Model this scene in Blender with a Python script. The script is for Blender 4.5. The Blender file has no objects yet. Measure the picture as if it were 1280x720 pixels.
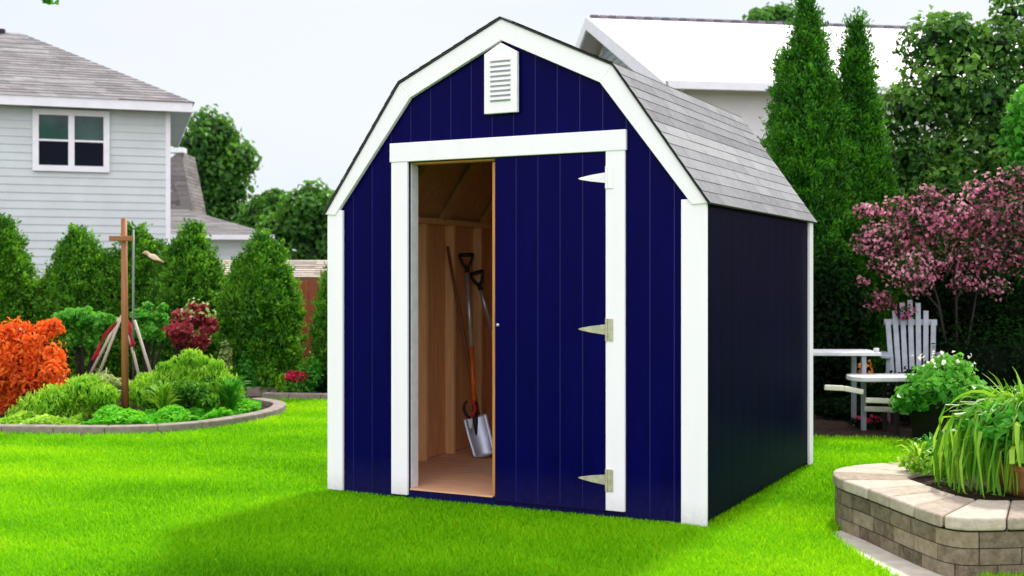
import bpy, math, random
import numpy as np
from mathutils import Vector, Matrix
R = math.radians
rng = np.random.default_rng(7)
random.seed(7)
SC = bpy.context.scene
COL = SC.collection
F, HY, CH = 1493.0, 349.0, 1.337          # focal length and horizon row of the photograph, eye height

def at(px, py, Y):                          # point seen at (px,py) at distance Y
    return Vector(((px-640)/F*Y, Y, CH-(py-HY)/F*Y))
def gr(px, py, z=0.0):                      # point on the height z seen at (px,py)
    Y = (CH-z)*F/(py-HY)
    return Vector(((px-640)/F*Y, Y, z))

# ------------------------------------------------------------------ mesh builder
class MB:
    def __init__(s): s.V=[]; s.F=[]; s.A=[]; s.n=0
    def raw(s, v, f, var=0.5, mat=0):
        v=np.asarray(v,float).reshape(-1,3); f=np.asarray(f,dtype=np.int64)
        s.V.append(v); s.F.append((f+s.n, mat)); s.n+=len(v)
        a=np.empty(len(v)); a[:]=var; s.A.append(a)
    def poly(s, pts, var=0.5, mat=0):
        s.raw(pts, [list(range(len(pts)))], var, mat)
    def box(s, lo, hi, var=0.5, mat=0, M=None):
        x0,y0,z0=lo; x1,y1,z1=hi
        v=np.array([(x0,y0,z0),(x1,y0,z0),(x1,y1,z0),(x0,y1,z0),(x0,y0,z1),(x1,y0,z1),(x1,y1,z1),(x0,y1,z1)],float)
        if M is not None: v=np.array([M@Vector(p) for p in v])
        s.raw(v,[(0,3,2,1),(4,5,6,7),(0,1,5,4),(1,2,6,5),(2,3,7,6),(3,0,4,7)],var,mat)
    def prism(s, poly, vec, var=0.5, mat=0):      # extrude a planar polygon along vec
        p=np.asarray(poly,float); n=len(p); q=p+np.asarray(vec,float)
        s.raw(np.vstack([p,q]), [list(range(n))[::-1]],var,mat)
        b=s.n-2*n
        s.F.append((np.array([[b+n+i for i in range(n)]]),mat))
        s.F.append((np.array([[b+i,b+(i+1)%n,b+n+(i+1)%n,b+n+i] for i in range(n)]),mat))
    def bar(s, a, b, w, h, up=(0,0,1), var=0.5, mat=0):
        a=Vector(a); b=Vector(b); d=(b-a); L=d.length; d.normalize()
        up=Vector(up); x=d.cross(up)
        if x.length<1e-4: x=d.cross(Vector((0,1,0)))
        x.normalize(); z=x.cross(d)
        M=Matrix((( x.x,d.x,z.x,a.x),(x.y,d.y,z.y,a.y),(x.z,d.z,z.z,a.z),(0,0,0,1)))
        s.box((-w/2,0,-h/2),(w/2,L,h/2),var,mat,M)
    def tube(s, pts, rad, seg=8, var=0.5, mat=0, cap=True):
        pts=[Vector(p) for p in pts]; n=len(pts)
        rad=[rad]*n if not hasattr(rad,'__len__') else rad
        vs=[]; prev=None
        for i,p in enumerate(pts):
            d=(pts[min(i+1,n-1)]-pts[max(i-1,0)]).normalized()
            x=d.cross(Vector((0.03,0.02,1)) if prev is None else prev.cross(d))
            if x.length<1e-3: x=d.cross(Vector((0,1,0)))
            x.normalize(); y=d.cross(x); prev=x
            for k in range(seg):
                t=2*math.pi*k/seg; vs.append(p+(x*math.cos(t)+y*math.sin(t))*rad[i])
        fs=[(i*seg+k,i*seg+(k+1)%seg,(i+1)*seg+(k+1)%seg,(i+1)*seg+k) for i in range(n-1) for k in range(seg)]
        b=s.n
        s.raw(vs,fs,var,mat)
        if cap:
            s.F.append((np.array([[b+k for k in range(seg)][::-1]]),mat))
            s.F.append((np.array([[b+(n-1)*seg+k for k in range(seg)]]),mat))
    def lathe(s, prof, c=(0,0,0), seg=28, var=0.5, mat=0):
        n=len(prof); vs=[(c[0]+r*math.cos(2*math.pi*k/seg),c[1]+r*math.sin(2*math.pi*k/seg),c[2]+z) for r,z in prof for k in range(seg)]
        s.raw(vs,[(i*seg+k,i*seg+(k+1)%seg,(i+1)*seg+(k+1)%seg,(i+1)*seg+k) for i in range(n-1) for k in range(seg)],var,mat)
    def leaves(s, P, N, D, L, W, var, fold=0.25, mat=0):
        P=np.asarray(P); n=len(P)
        S=np.cross(N,D); S/=np.linalg.norm(S,axis=1,keepdims=True)+1e-9
        L=np.broadcast_to(L,(n,))[:,None]; W=np.broadcast_to(W,(n,))[:,None]
        v=np.empty((n,4,3))
        v[:,0]=P-D*L*.5; v[:,2]=P+D*L*.5-N*L*.12
        v[:,1]=P+S*W*.5+N*W*fold; v[:,3]=P-S*W*.5+N*W*fold
        f=np.arange(n*4).reshape(n,4)
        s.raw(v.reshape(-1,3),f,np.repeat(np.broadcast_to(var,(n,)),4),mat)
    def build(s, name, mats, parent=None, smooth=False, bevel=0.0, seg=2):
        me=bpy.data.meshes.new(name)
        V=np.vstack(s.V); me.vertices.add(len(V)); me.vertices.foreach_set('co',V.astype(np.float32).ravel())
        idx=np.concatenate([f.ravel() for f,m in s.F]); 
        tot=np.concatenate([np.full(len(f),f.shape[1]) for f,m in s.F])
        mi=np.concatenate([np.full(len(f),m) for f,m in s.F])
        me.loops.add(len(idx)); me.loops.foreach_set('vertex_index',idx.astype(np.int32))
        me.polygons.add(len(tot)); st=np.concatenate([[0],np.cumsum(tot)[:-1]])
        me.polygons.foreach_set('loop_start',st.astype(np.int32))
        me.polygons.foreach_set('loop_total',tot.astype(np.int32))
        me.polygons.foreach_set('material_index',mi.astype(np.int32))
        me.polygons.foreach_set('use_smooth',np.full(len(tot),bool(smooth)))
        a=me.attributes.new('var','FLOAT','POINT'); a.data.foreach_set('value',np.concatenate(s.A).astype(np.float32))
        me.update(calc_edges=True); me.validate()
        for m in (mats if isinstance(mats,(list,tuple)) else [mats]): me.materials.append(m)
        o=bpy.data.objects.new(name,me); COL.objects.link(o)
        if parent: o.parent=parent
        if bevel:
            b=o.modifiers.new('Bevel','BEVEL'); b.width=bevel; b.segments=seg; b.limit_method='ANGLE'; b.angle_limit=R(40)
        return o

def thing(name, label, cat, loc=(0,0,0), rz=0, group=None):
    o=bpy.data.objects.new(name,None); COL.objects.link(o); o.location=loc; o.rotation_euler=(0,0,rz)
    o.empty_display_size=.1
    return tag(o,label,cat,group)
def tag(o,label,cat,group=None):
    o['label']=label; o['category']=cat
    if group: o['group']=group
    return o
def struct(o,kind='structure',label=None,cat=None):
    o['kind']=kind
    if label: o['label']=label
    if cat: o['category']=cat
    return o

# ------------------------------------------------------------------ materials
def nodes(name):
    m=bpy.data.materials.new(name); m.use_nodes=True; nt=m.node_tree
    b=nt.nodes['Principled BSDF']; return m,nt,b
def ramp(nt, fac, stops):
    r=nt.nodes.new('ShaderNodeValToRGB'); e=r.color_ramp.elements
    while len(e)<len(stops): e.new(.5)
    for el,(p,c) in zip(e,stops): el.position=p; el.color=(*c,1)
    nt.links.new(fac,r.inputs[0]); return r.outputs[0]
def noise(nt, scale, detail=4, rough=.55, vec=None, obj=True):
    n=nt.nodes.new('ShaderNodeTexNoise'); n.inputs['Scale'].default_value=scale; n.inputs['Detail'].default_value=detail; n.inputs['Roughness'].default_value=rough
    tc=nt.nodes.new('ShaderNodeTexCoord')
    if vec is None: vec=tc.outputs['Object']
    nt.links.new(vec,n.inputs['Vector']); return n.outputs['Fac']
def bump(nt,b,h,dist,strength=1.0):
    u=nt.nodes.new('ShaderNodeBump'); u.inputs['Distance'].default_value=dist; u.inputs['Strength'].default_value=strength
    nt.links.new(h,u.inputs['Height']); nt.links.new(u.outputs[0],b.inputs['Normal'])
def mapped(nt, scale):
    tc=nt.nodes.new('ShaderNodeTexCoord'); mp=nt.nodes.new('ShaderNodeMapping'); mp.inputs['Scale'].default_value=scale
    nt.links.new(tc.outputs['Object'],mp.inputs[0]); return mp.outputs[0]
def math_(nt,op,a,b=None,clamp=False):
    n=nt.nodes.new('ShaderNodeMath'); n.operation=op; n.use_clamp=clamp
    for i,x in enumerate((a,b)):
        if x is None: continue
        if isinstance(x,(int,float)): n.inputs[i].default_value=x
        else: nt.links.new(x,n.inputs[i])
    return n.outputs[0]
def attr(nt,name='var'):
    a=nt.nodes.new('ShaderNodeAttribute'); a.attribute_name=name; return a.outputs['Fac']
def flat(name, c, rough=.5, amt=.12, scale=6, bmp=0, bscale=60, spec=.5, metal=0, stretch=None, usevar=0):
    m,nt,b=nodes(name)
    f=noise(nt,scale,vec=mapped(nt,stretch) if stretch else None)
    if usevar: f=math_(nt,'ADD',math_(nt,'MULTIPLY',f,1-usevar),math_(nt,'MULTIPLY',attr(nt),usevar))
    lo=tuple(x*(1-amt) for x in c); hi=tuple(min(1,x*(1+amt)) for x in c)
    nt.links.new(ramp(nt,f,[(.3,lo),(.7,hi)]),b.inputs['Base Color'])
    b.inputs['Roughness'].default_value=rough; b.inputs['Metallic'].default_value=metal
    b.inputs['Specular IOR Level'].default_value=spec
    if bmp: bump(nt,b,noise(nt,bscale,vec=mapped(nt,stretch) if stretch else None),bmp)
    return m
def foliage(name, dark, mid, light, rough=.45, transl=.35, clump=1.2, spec=.35):
    m,nt,b=nodes(name)
    n=noise(nt,clump,3)
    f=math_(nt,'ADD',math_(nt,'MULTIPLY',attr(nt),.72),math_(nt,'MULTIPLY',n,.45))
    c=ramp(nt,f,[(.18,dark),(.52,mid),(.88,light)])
    nt.links.new(c,b.inputs['Base Color']); b.inputs['Roughness'].default_value=rough; b.inputs['Specular IOR Level'].default_value=spec
    t=nt.nodes.new('ShaderNodeBsdfTranslucent'); 
    mx=nt.nodes.new('ShaderNodeMixShader'); mx.inputs[0].default_value=transl
    hs=nt.nodes.new('ShaderNodeHueSaturation'); hs.inputs['Value'].default_value=1.5; hs.inputs['Hue'].default_value=.485
    nt.links.new(c,hs.inputs['Color']); nt.links.new(hs.outputs[0],t.inputs[0])
    out=nt.nodes['Material Output']
    nt.links.new(b.outputs[0],mx.inputs[1]); nt.links.new(t.outputs[0],mx.inputs[2]); nt.links.new(mx.outputs[0],out.inputs[0])
    return m

M={}
M['trim']=flat('white_trim_paint',(.955,.915,.955),.5,.02,9,bmp=.0012,bscale=25,stretch=(1,1,.15))
M['white']=flat('white_paint',(.80,.81,.82),.5,.05,5)
M['oldwhite']=flat('weathered_white_paint',(.66,.67,.67),.6,.10,14,bmp=.001)
M['shadewhite']=flat('shaded_white_paint',(.30,.33,.36),.6,.15,14,bmp=.001)  # white paint greyed in the colour so chair and legs look shaded
M['cream']=flat('cream_paint',(.75,.74,.58),.6,.10,14)
def navy():
    m,nt,b=nodes('navy_paint')
    f=noise(nt,14,5,vec=mapped(nt,(1,1,.12)))
    nt.links.new(ramp(nt,f,[(.25,(.0005,.0004,.046)),(.75,(.0010,.0008,.072))]),b.inputs['Base Color'])
    nt.links.new(ramp(nt,noise(nt,5,4),[(.3,(.3,)*3),(.7,(.42,)*3)]),b.inputs['Roughness'])
    b.inputs['Specular IOR Level'].default_value=.045
    bump(nt,b,noise(nt,40,5,vec=mapped(nt,(1,1,.05))),.0012,.6)
    return m
M['navy']=navy()
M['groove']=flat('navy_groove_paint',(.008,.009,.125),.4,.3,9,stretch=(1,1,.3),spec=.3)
M['navyshade']=flat('navy_side_shaded',(.0003,.0006,.015),.45,.25,8,spec=.02,bmp=.0008,bscale=30,stretch=(1,1,.06))  # navy darkened in the colour for the shade on the side walls
def wood(name, c, amt=.3, st=(9,9,.7), rough=.6):
    m,nt,b=nodes(name)
    f=noise(nt,4,6,.65,vec=mapped(nt,st))
    f=math_(nt,'ADD',math_(nt,'MULTIPLY',f,.8),math_(nt,'MULTIPLY',attr(nt),.25))
    lo=tuple(x*(1-amt) for x in c); hi=tuple(min(1,x*(1+amt)) for x in c)
    nt.links.new(ramp(nt,f,[(.3,lo),(.75,hi)]),b.inputs['Base Color']); b.inputs['Roughness'].default_value=rough
    bump(nt,b,f,.002,.6)
    return m
M['ply']=wood('plywood_sheet',(.74,.36,.16))
M['stud']=wood('pine_stud',(.86,.50,.24),.2)
M['deckwood']=wood('roof_deck_plywood',(.52,.25,.11))  # plywood colour darkened so the upper interior reads dim
M['edge']=wood('orange_pine',(.62,.26,.055),.3)
M['floorwood']=wood('floor_plywood',(.74,.40,.22),.25,(1.5,9,9))
M['post']=wood('brown_post',(.30,.115,.035),.35)
M['stake']=wood('grey_stake',(.42,.36,.28),.3)
M['handle']=wood('brown_handle',(.22,.085,.03),.3)
M['fence']=wood('red_fence_stain',(.30,.075,.02),.35,(6,6,.5))
M['bark']=wood('bark',(.10,.07,.045),.45,(6,6,1.5),.9)
M['darkbark']=wood('dark_bark',(.018,.012,.010),.4,(6,6,1.5),.9)
M['steel']=flat('shovel_steel',(.62,.68,.80),.38,.10,20,metal=.55)
M['shaft']=flat('silver_shaft',(.60,.62,.68),.32,.1,20,metal=.6)
M['galv']=flat('galvanised_pipe',(.15,.18,.14),.45,.15,20,metal=.5)
M['hinge']=flat('beige_hinge_metal',(.50,.48,.33),.42,.18,30,metal=.35)
M['black']=flat('black_plastic',(.012,.012,.013),.4,.2,20)
M['orange']=flat('orange_shaft_paint',(.80,.16,.02),.4,.15,20)
M['yellow']=flat('yellow_shaft_paint',(.60,.40,.06),.4,.15,20)
M['red']=flat('red_plastic',(.55,.012,.02),.4,.15,20)
M['redcloth']=flat('red_cloth',(.42,.012,.02),.8,.3,12)
M['darkgap']=flat('dark_roof_edge',(.018,.018,.02),.7,.2,20)
M['pot']=flat('black_pot',(.008,.008,.009),.55,.3,10,spec=.3)
M['terracotta']=flat('terracotta',(.40,.17,.06),.75,.25,12,bmp=.002)
M['soil']=flat('soil',(.045,.03,.02),.95,.5,18,bmp=.02,bscale=30,spec=.1)
M['concrete']=flat('cast_concrete_edging',(.25,.205,.17),.85,.25,14,bmp=.003,bscale=90)
M['paving']=flat('cream_paving',(.62,.57,.46),.85,.18,8,bmp=.003,bscale=90)
M['siding']=flat('pale_grey_siding',(.56,.625,.605),.55,.06,2)
M['sidingw']=flat('white_siding',(.74,.74,.72),.55,.05,2)
M['soffit']=flat('grey_green_gable',(.30,.36,.35),.6,.10,2)
M['houseroof']=None
def shingle(name, lo, hi, scale=22, rough=.9):
    m,nt,b=nodes(name)
    f=math_(nt,'ADD',math_(nt,'MULTIPLY',noise(nt,scale,4,.7),.55),math_(nt,'MULTIPLY',attr(nt),.5))
    nt.links.new(ramp(nt,f,[(.25,lo),(.8,hi)]),b.inputs['Base Color']); b.inputs['Roughness'].default_value=rough
    b.inputs['Specular IOR Level'].default_value=.25
    bump(nt,b,noise(nt,300,2),.002,.8); return m
M['shedroof']=shingle('grey_shingles',(.13,.13,.14),(.36,.355,.36),30)
M['houseroof']=shingle('brown_grey_shingles',(.13,.122,.122),(.32,.30,.295),9)
M['darkroof']=shingle('weathered_roof',(.12,.105,.10),(.27,.24,.23),9)
M['tanroof']=shingle('tan_roof',(.20,.17,.13),(.55,.48,.40),9)
M['whiteroof']=flat('white_sheet_roof',(.62,.60,.60),.6,.08,3,usevar=.5)
M['ridge']=flat('ridge_tile',(.16,.14,.16),.8,.3,6,usevar=.7)
def glass():
    m,nt,b=nodes('window_glass')
    nt.links.new(ramp(nt,noise(nt,1.2,3),[(.3,(.012,.035,.035)),(.7,(.03,.11,.085))]),b.inputs['Base Color'])  # green mottling stands for a reflection, put into the glass colour
    b.inputs['Roughness'].default_value=.06; b.inputs['Specular IOR Level'].default_value=.28; return m
M['glass']=glass()
M['screen']=flat('insect_screen',(.008,.011,.018),.7,.1,30,spec=.04)
def block(name,lo,hi):
    m,nt,b=nodes(name)
    f=math_(nt,'ADD',math_(nt,'MULTIPLY',noise(nt,26,6,.7),.75),math_(nt,'MULTIPLY',attr(nt),.3))
    nt.links.new(ramp(nt,f,[(.25,lo),(.8,hi)]),b.inputs['Base Color']); b.inputs['Roughness'].default_value=.92
    b.inputs['Specular IOR Level'].default_value=.2
    bump(nt,b,noise(nt,45,7,.8),.012,1.0); return m
M['block']=block('tan_block',(.080,.060,.038),(.45,.37,.25))
M['capstone']=block('cap_block',(.30,.235,.17),(.72,.63,.50))
M['mortar']=flat('dark_joint',(.04,.03,.02),.95,.3,20)
def splash(m,col,h,amt):       # soil splash and grass stain on the lowest few centimetres of a board
    nt=m.node_tree; b=nt.nodes['Principled BSDF']; src=b.inputs['Base Color'].links[0].from_socket
    tc=nt.nodes.new('ShaderNodeTexCoord'); sp=nt.nodes.new('ShaderNodeSeparateXYZ'); nt.links.new(tc.outputs['Object'],sp.inputs[0])
    z=math_(nt,'SUBTRACT',1,math_(nt,'DIVIDE',sp.outputs[2],h),True)
    f=math_(nt,'MULTIPLY',math_(nt,'MULTIPLY',z,math_(nt,'POWER',noise(nt,38,6,.75),1.6)),amt,True)
    mx=nt.nodes.new('ShaderNodeMix'); mx.data_type='RGBA'; nt.links.new(f,mx.inputs[0]); nt.links.new(src,mx.inputs[6]); mx.inputs[7].default_value=(*col,1)
    nt.links.new(mx.outputs[2],b.inputs['Base Color'])
splash(M['trim'],(.22,.20,.10),.14,.8); splash(M['navy'],(.05,.05,.045),.25,.5); splash(M['navyshade'],(.03,.04,.02),.3,.5)
# foliage palettes
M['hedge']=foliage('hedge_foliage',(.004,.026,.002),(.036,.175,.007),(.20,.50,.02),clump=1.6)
M['arbor']=foliage('arborvitae_foliage',(.0015,.018,.001),(.018,.125,.004),(.12,.44,.012),clump=1.3)
M['broad']=foliage('broadleaf_foliage',(.004,.026,.004),(.022,.11,.010),(.13,.36,.03),clump=.5)
M['bush']=foliage('bush_foliage',(.003,.018,.003),(.024,.115,.010),(.24,.50,.07),clump=1.8)
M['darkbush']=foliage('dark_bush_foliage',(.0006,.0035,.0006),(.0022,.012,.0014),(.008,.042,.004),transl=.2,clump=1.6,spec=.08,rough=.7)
M['lime']=foliage('lime_foliage',(.018,.12,.004),(.17,.46,.012),(.48,.72,.07),clump=4.5)
M['green']=foliage('green_foliage',(.012,.10,.006),(.04,.28,.012),(.15,.48,.04),clump=3)
M['bright']=foliage('ground_cover_foliage',(.02,.22,.006),(.06,.42,.012),(.20,.62,.03),clump=3)
M['orangeleaf']=foliage('orange_maple_foliage',(.22,.02,.004),(.70,.13,.010),(.90,.30,.03),clump=2.2)
M['redleaf']=foliage('red_foliage',(.05,.006,.006),(.22,.015,.018),(.45,.06,.06),clump=4)
M['pale']=foliage('variegated_foliage',(.08,.18,.02),(.30,.42,.10),(.62,.66,.34),clump=4)
M['pink']=foliage('pink_blossom',(.20,.03,.07),(.52,.12,.22),(.80,.44,.48),clump=2.2)
M['plum']=foliage('plum_foliage',(.006,.012,.004),(.022,.045,.010),(.09,.13,.03),clump=2)
M['redflower']=foliage('red_flower',(.30,.005,.02),(.60,.015,.06),(.75,.08,.15),clump=5)
M['orangeflower']=foliage('orange_flower',(.5,.12,.01),(.75,.25,.02),(.85,.45,.05),clump=5)
M['creamflower']=foliage('cream_flower',(.55,.5,.35),(.75,.7,.55),(.85,.82,.7),clump=5)
M['weep']=foliage('weeping_blade',(.04,.18,.006),(.13,.38,.012),(.38,.62,.05),clump=4)

# ------------------------------------------------------------------ plant generators
def unit(n):
    v=rng.normal(size=(n,3)); return v/np.linalg.norm(v,axis=1,keepdims=True)
def nrm(v): return v/(np.linalg.norm(v,axis=1,keepdims=True)+1e-9)
def lump_crown(mb, lumps, n, L, wr=.6, var0=.0, droop=.25, shell=.62, mat=0, tuft=0):
    lumps=np.asarray(lumps,float); w=(lumps[:,3]*lumps[:,5]+lumps[:,3]*lumps[:,4]); w/=w.sum()
    k=rng.choice(len(lumps),n,p=w); d=unit(n)
    # knot leaves into twig clusters so the outline breaks up
    nt_=max(8,n//14); td=unit(nt_); 
    r=shell+(1.08-shell)*rng.random(n)**.6
    off=.12*np.sin(d[:,0]*9+k*1.7)*np.sin(d[:,2]*8+k)*np.sin(d[:,1]*10+k*.6)*2
    r=r*(1+off)
    P=lumps[k,:3]+d*r[:,None]*lumps[k,3:6]
    keep=np.ones(n,bool)
    for j in range(len(lumps)):
        q=((P-lumps[j,:3])/lumps[j,3:6]); keep&=~((np.linalg.norm(q,axis=1)<shell*.85)&(k!=j))
    P,d,k,r=P[keep],d[keep],k[keep],r[keep]; n=len(P)
    N=nrm(d+.75*unit(n)+np.array([0,0,.35])); D=nrm(np.cross(N,unit(n))-np.array([0,0,droop]))
    lv=rng.random(len(lumps))
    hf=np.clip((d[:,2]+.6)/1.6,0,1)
    v=np.clip(.12+var0+.28*rng.random(n)+.22*lv[k]+.22*hf+.35*(r-.85),0,1)  # undersides and inner leaves darker, shading put into the colour
    s=L*(.65+.7*rng.random(n))
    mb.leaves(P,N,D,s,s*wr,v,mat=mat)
def rand_lumps(c, R3, k, size, seed, flatb=.2):
    g=np.random.default_rng(seed); out=[]
    for i in range(k):
        d=g.normal(size=3); d/=np.linalg.norm(d); d[2]=d[2] if d[2]>-flatb else d[2]*.5
        q=np.array(c)+d*np.array(R3)*(.45+.45*g.random())
        s=size*(.7+.6*g.random()); out.append((*q,s,s,s*.85))
    return out
def spray_cone(mb, h, prof, ntuft, per, L, seed, z0=.05, wr=.35, lean=(0,0), mat=0, tl=.22, spread=.5):
    g=np.random.default_rng(seed)
    t=g.random(ntuft*3); rr=np.array([prof(x) for x in t]); ok=g.random(len(t))<rr/max(rr.max(),1e-6)+.08
    t=t[ok][:ntuft]; n=len(t)
    th=g.random(n)*2*np.pi; rad=np.array([prof(x) for x in t])
    lob=1+.15*np.sin(th*5+t*9+seed)+.11*np.sin(th*9-t*23+seed*2)+.07*np.sin(th*14+t*41+seed)+.10*(g.random(n)-.5)
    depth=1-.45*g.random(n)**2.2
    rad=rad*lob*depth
    C=np.stack([rad*np.cos(th)+lean[0]*t,rad*np.sin(th)+lean[1]*t,z0+t*(h-z0)],1)
    out=np.stack([np.cos(th),np.sin(th),np.zeros(n)],1)
    ax=nrm(out*(.35+.5*(1-t))[:,None]*spread*2+np.array([0,0,1])+.35*g.normal(size=(n,3)))
    ln=tl*(.6+.8*g.random(n))
    kk=np.repeat(np.arange(n),per); m=len(kk)
    s=g.random(m)
    P=C[kk]+ax[kk]*(s*ln[kk])[:,None]+g.normal(size=(m,3))*(.035*tl/.22)
    D=nrm(ax[kk]+.7*g.normal(size=(m,3))*.6)
    N=nrm(out[kk]+.8*g.normal(size=(m,3))*.6+np.array([0,0,.3]))
    tv=g.random(n)
    v=np.clip(.02+.30*tv[kk]+.22*g.random(m)+.34*s*(depth[kk]**2)+.10*(lob[kk]-1)*4*.5,0,1)  # inner sprays darker: self-shade of the crown put into leaf colour
    sz=L*(.6+.8*g.random(m))
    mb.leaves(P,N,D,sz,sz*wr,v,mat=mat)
def core(mb, lumps, f=.6, var=0.0):
    for (x,y,z,rx,ry,rz) in lumps:
        sg=10; vs=[]; 
        for i in range(7):
            ph=math.pi*i/6
            for k in range(sg):
                th=2*math.pi*k/sg; j=f*(.85+.3*random.random())
                vs.append((x+rx*j*math.sin(ph)*math.cos(th),y+ry*j*math.sin(ph)*math.sin(th),z+rz*j*math.cos(ph)))
        mb.raw(vs,[(i*sg+k,i*sg+(k+1)%sg,(i+1)*sg+(k+1)%sg,(i+1)*sg+k) for i in range(6) for k in range(sg)],var)
def trunk_mesh(h, r, limbs, seed, top=.25):
    mb=MB(); g=random.Random(seed)
    pts=[(0,0,-.05)]; 
    for i in range(1,6): pts.append((g.uniform(-.03,.03)*h*.3,g.uniform(-.03,.03)*h*.3,h*i/5))
    mb.tube(pts,[r*1.25]+[r*(1-(1-top)*i/5) for i in range(1,6)],9)
    for (b,e,rr) in limbs:
        b=Vector(b); e=Vector(e); m=(b+e)/2+Vector((g.uniform(-.1,.1),g.uniform(-.1,.1),.08))*(e-b).length
        mb.tube([b,m,e],[rr,rr*.7,rr*.3],6)
    return mb

# ------------------------------------------------------------------ world, sun, camera
SUN_AZ, SUN_EL = R(24), R(49)
w=bpy.data.worlds.new('World'); SC.world=w; w.use_nodes=True; nt=w.node_tree
bg=nt.nodes['Background']; bg.inputs['Strength'].default_value=.1
sky=nt.nodes.new('ShaderNodeTexSky'); sky.sky_type='NISHITA'; sky.sun_disc=False; sky.sun_elevation=SUN_EL; sky.sun_rotation=SUN_AZ
sky.dust_density=2.0
tc=nt.nodes.new('ShaderNodeTexCoord'); sep=nt.nodes.new('ShaderNodeSeparateXYZ'); nt.links.new(tc.outputs['Generated'],sep.inputs[0])
up=math_(nt,'MULTIPLY',math_(nt,'SUBTRACT',sep.outputs[2],.22,True),1.4,True)       # overhead sky brightened, added to lift the shaded white trim
bk=math_(nt,'MULTIPLY',math_(nt,'MULTIPLY',sep.outputs[1],-1.0,True),1.0,True)        # extra brightness added to the sky behind the camera, for the shed front
g_=math_(nt,'ADD',math_(nt,'MULTIPLY',up,.55),math_(nt,'MULTIPLY',bk,1.22))
cn=nt.nodes.new('ShaderNodeTexNoise'); cn.inputs['Scale'].default_value=1.6; cn.inputs['Detail'].default_value=5
mpn=nt.nodes.new('ShaderNodeMapping'); mpn.inputs['Scale'].default_value=(1,1,3.5); nt.links.new(tc.outputs['Generated'],mpn.inputs[0]); nt.links.new(mpn.outputs[0],cn.inputs['Vector'])
base=ramp(nt,cn.outputs['Fac'],[(.35,(.80,.885,.985)),(.65,(.91,.95,1.0))])
cmb=nt.nodes.new('ShaderNodeCombineColor')
for i,k in enumerate((1.08,.95,1.09)): nt.links.new(math_(nt,'MULTIPLY',g_,k),cmb.inputs[i])
hz=nt.nodes.new('ShaderNodeMix'); hz.data_type='RGBA'; hz.blend_type='ADD'; hz.inputs[0].default_value=1; hz.clamp_result=False
nt.links.new(base,hz.inputs[6]); nt.links.new(cmb.outputs[0],hz.inputs[7])
hs_=nt.nodes.new('ShaderNodeMix'); hs_.data_type='RGBA'; hs_.blend_type='MULTIPLY'; hs_.inputs[0].default_value=1; hs_.inputs[7].default_value=(10.6,10.6,10.6,1)
nt.links.new(hz.outputs[2],hs_.inputs[6]); hz=hs_
mx=nt.nodes.new('ShaderNodeMix'); mx.data_type='RGBA'; mx.inputs[0].default_value=.88
nt.links.new(sky.outputs[0],mx.inputs[6]); nt.links.new(hz.outputs[2],mx.inputs[7]); nt.links.new(mx.outputs[2],bg.inputs['Color'])
sl=bpy.data.lights.new('sun','SUN'); sl.energy=5.0; sl.angle=R(4.5); sl.color=(1,.955,.88)
so=bpy.data.objects.new('sun',sl); COL.objects.link(so)
sv=Vector((math.sin(SUN_AZ)*math.cos(SUN_EL),math.cos(SUN_AZ)*math.cos(SUN_EL),math.sin(SUN_EL)))
so.rotation_euler=sv.to_track_quat('Z','Y').to_euler(); so.location=sv*30
cd=bpy.data.cameras.new('camera'); cam=bpy.data.objects.new('camera',cd); COL.objects.link(cam)
cam.location=(0,0,CH); cam.rotation_euler=(R(90),0,0); cd.sensor_width=36; cd.lens=F/1280*36; cd.shift_y=-(360-HY)/1280
cd.dof.use_dof=True; cd.dof.focus_distance=6.9; cd.dof.aperture_fstop=3.2; cd.clip_end=2000; SC.camera=cam
SC.view_settings.view_transform='Standard'; SC.view_settings.look='None'; SC.view_settings.exposure=0
SC.cycles.max_bounces=8; SC.cycles.diffuse_bounces=4; SC.cycles.use_denoising=True

# ------------------------------------------------------------------ geometry of the ground plan
SH_A=R(27.04); SH_O=Vector((1.037-1.22*math.cos(SH_A), 6.434+1.22*math.sin(SH_A),0))
def catmull(P, n=10, closed=False):
    P=[Vector(p) for p in P]; out=[]
    m=len(P); rngi=range(m if closed else m-1)
    for i in rngi:
        p0=P[(i-1)%m] if closed or i>0 else P[0]; p1=P[i]; p2=P[(i+1)%m]; p3=P[(i+2)%m] if closed or i+2<m else P[-1]
        for k in range(n):
            t=k/n; out.append(.5*((2*p1)+(-p0+p2)*t+(2*p0-5*p1+4*p2-p3)*t*t+(-p0+3*p1-3*p2+p3)*t**3))
    if not closed: out.append(P[-1])
    return out
def inpoly(X,Y,poly):
    c=np.zeros(len(X),bool); n=len(poly)
    for i in range(n):
        x1,y1=poly[i][0],poly[i][1]; x2,y2=poly[(i+1)%n][0],poly[(i+1)%n][1]
        if y1==y2: continue
        cond=((y1>Y)!=(y2>Y)); xi=(x2-x1)*(Y-y1)/(y2-y1)+x1
        c^=cond&(X<xi)
    return c
bed_ctrl=[(-7.2,10.25,0),(-5.6,10.22,0),(-4.39,10.2,0),(-3.34,10.15,0),(-2.78,10.42,0),(-2.42,11.0,0),(-2.26,11.6,0),(-2.32,12.2,0),(-2.65,12.65,0)]
bed_line=catmull(bed_ctrl,10)
bed_poly=[(p.x,p.y) for p in bed_line]+[(-3.4,13.0),(-5,13.2),(-8.5,13.2),(-8.5,10.25)]
pl_ctrl=[(3.5,7.02,0),(2.6,6.93,0),(2.1,6.82,0),(1.83,6.65,0),(1.735,6.37,0),(1.79,6.05,0),(1.845,5.71,0),(1.905,5.40,0),(1.955,5.295,0),(2.07,5.265,0),(2.6,5.33,0),(3.5,5.45,0)]
pl_line=catmull(pl_ctrl,10); pl_poly=[(p.x,p.y) for p in pl_line]
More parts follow.
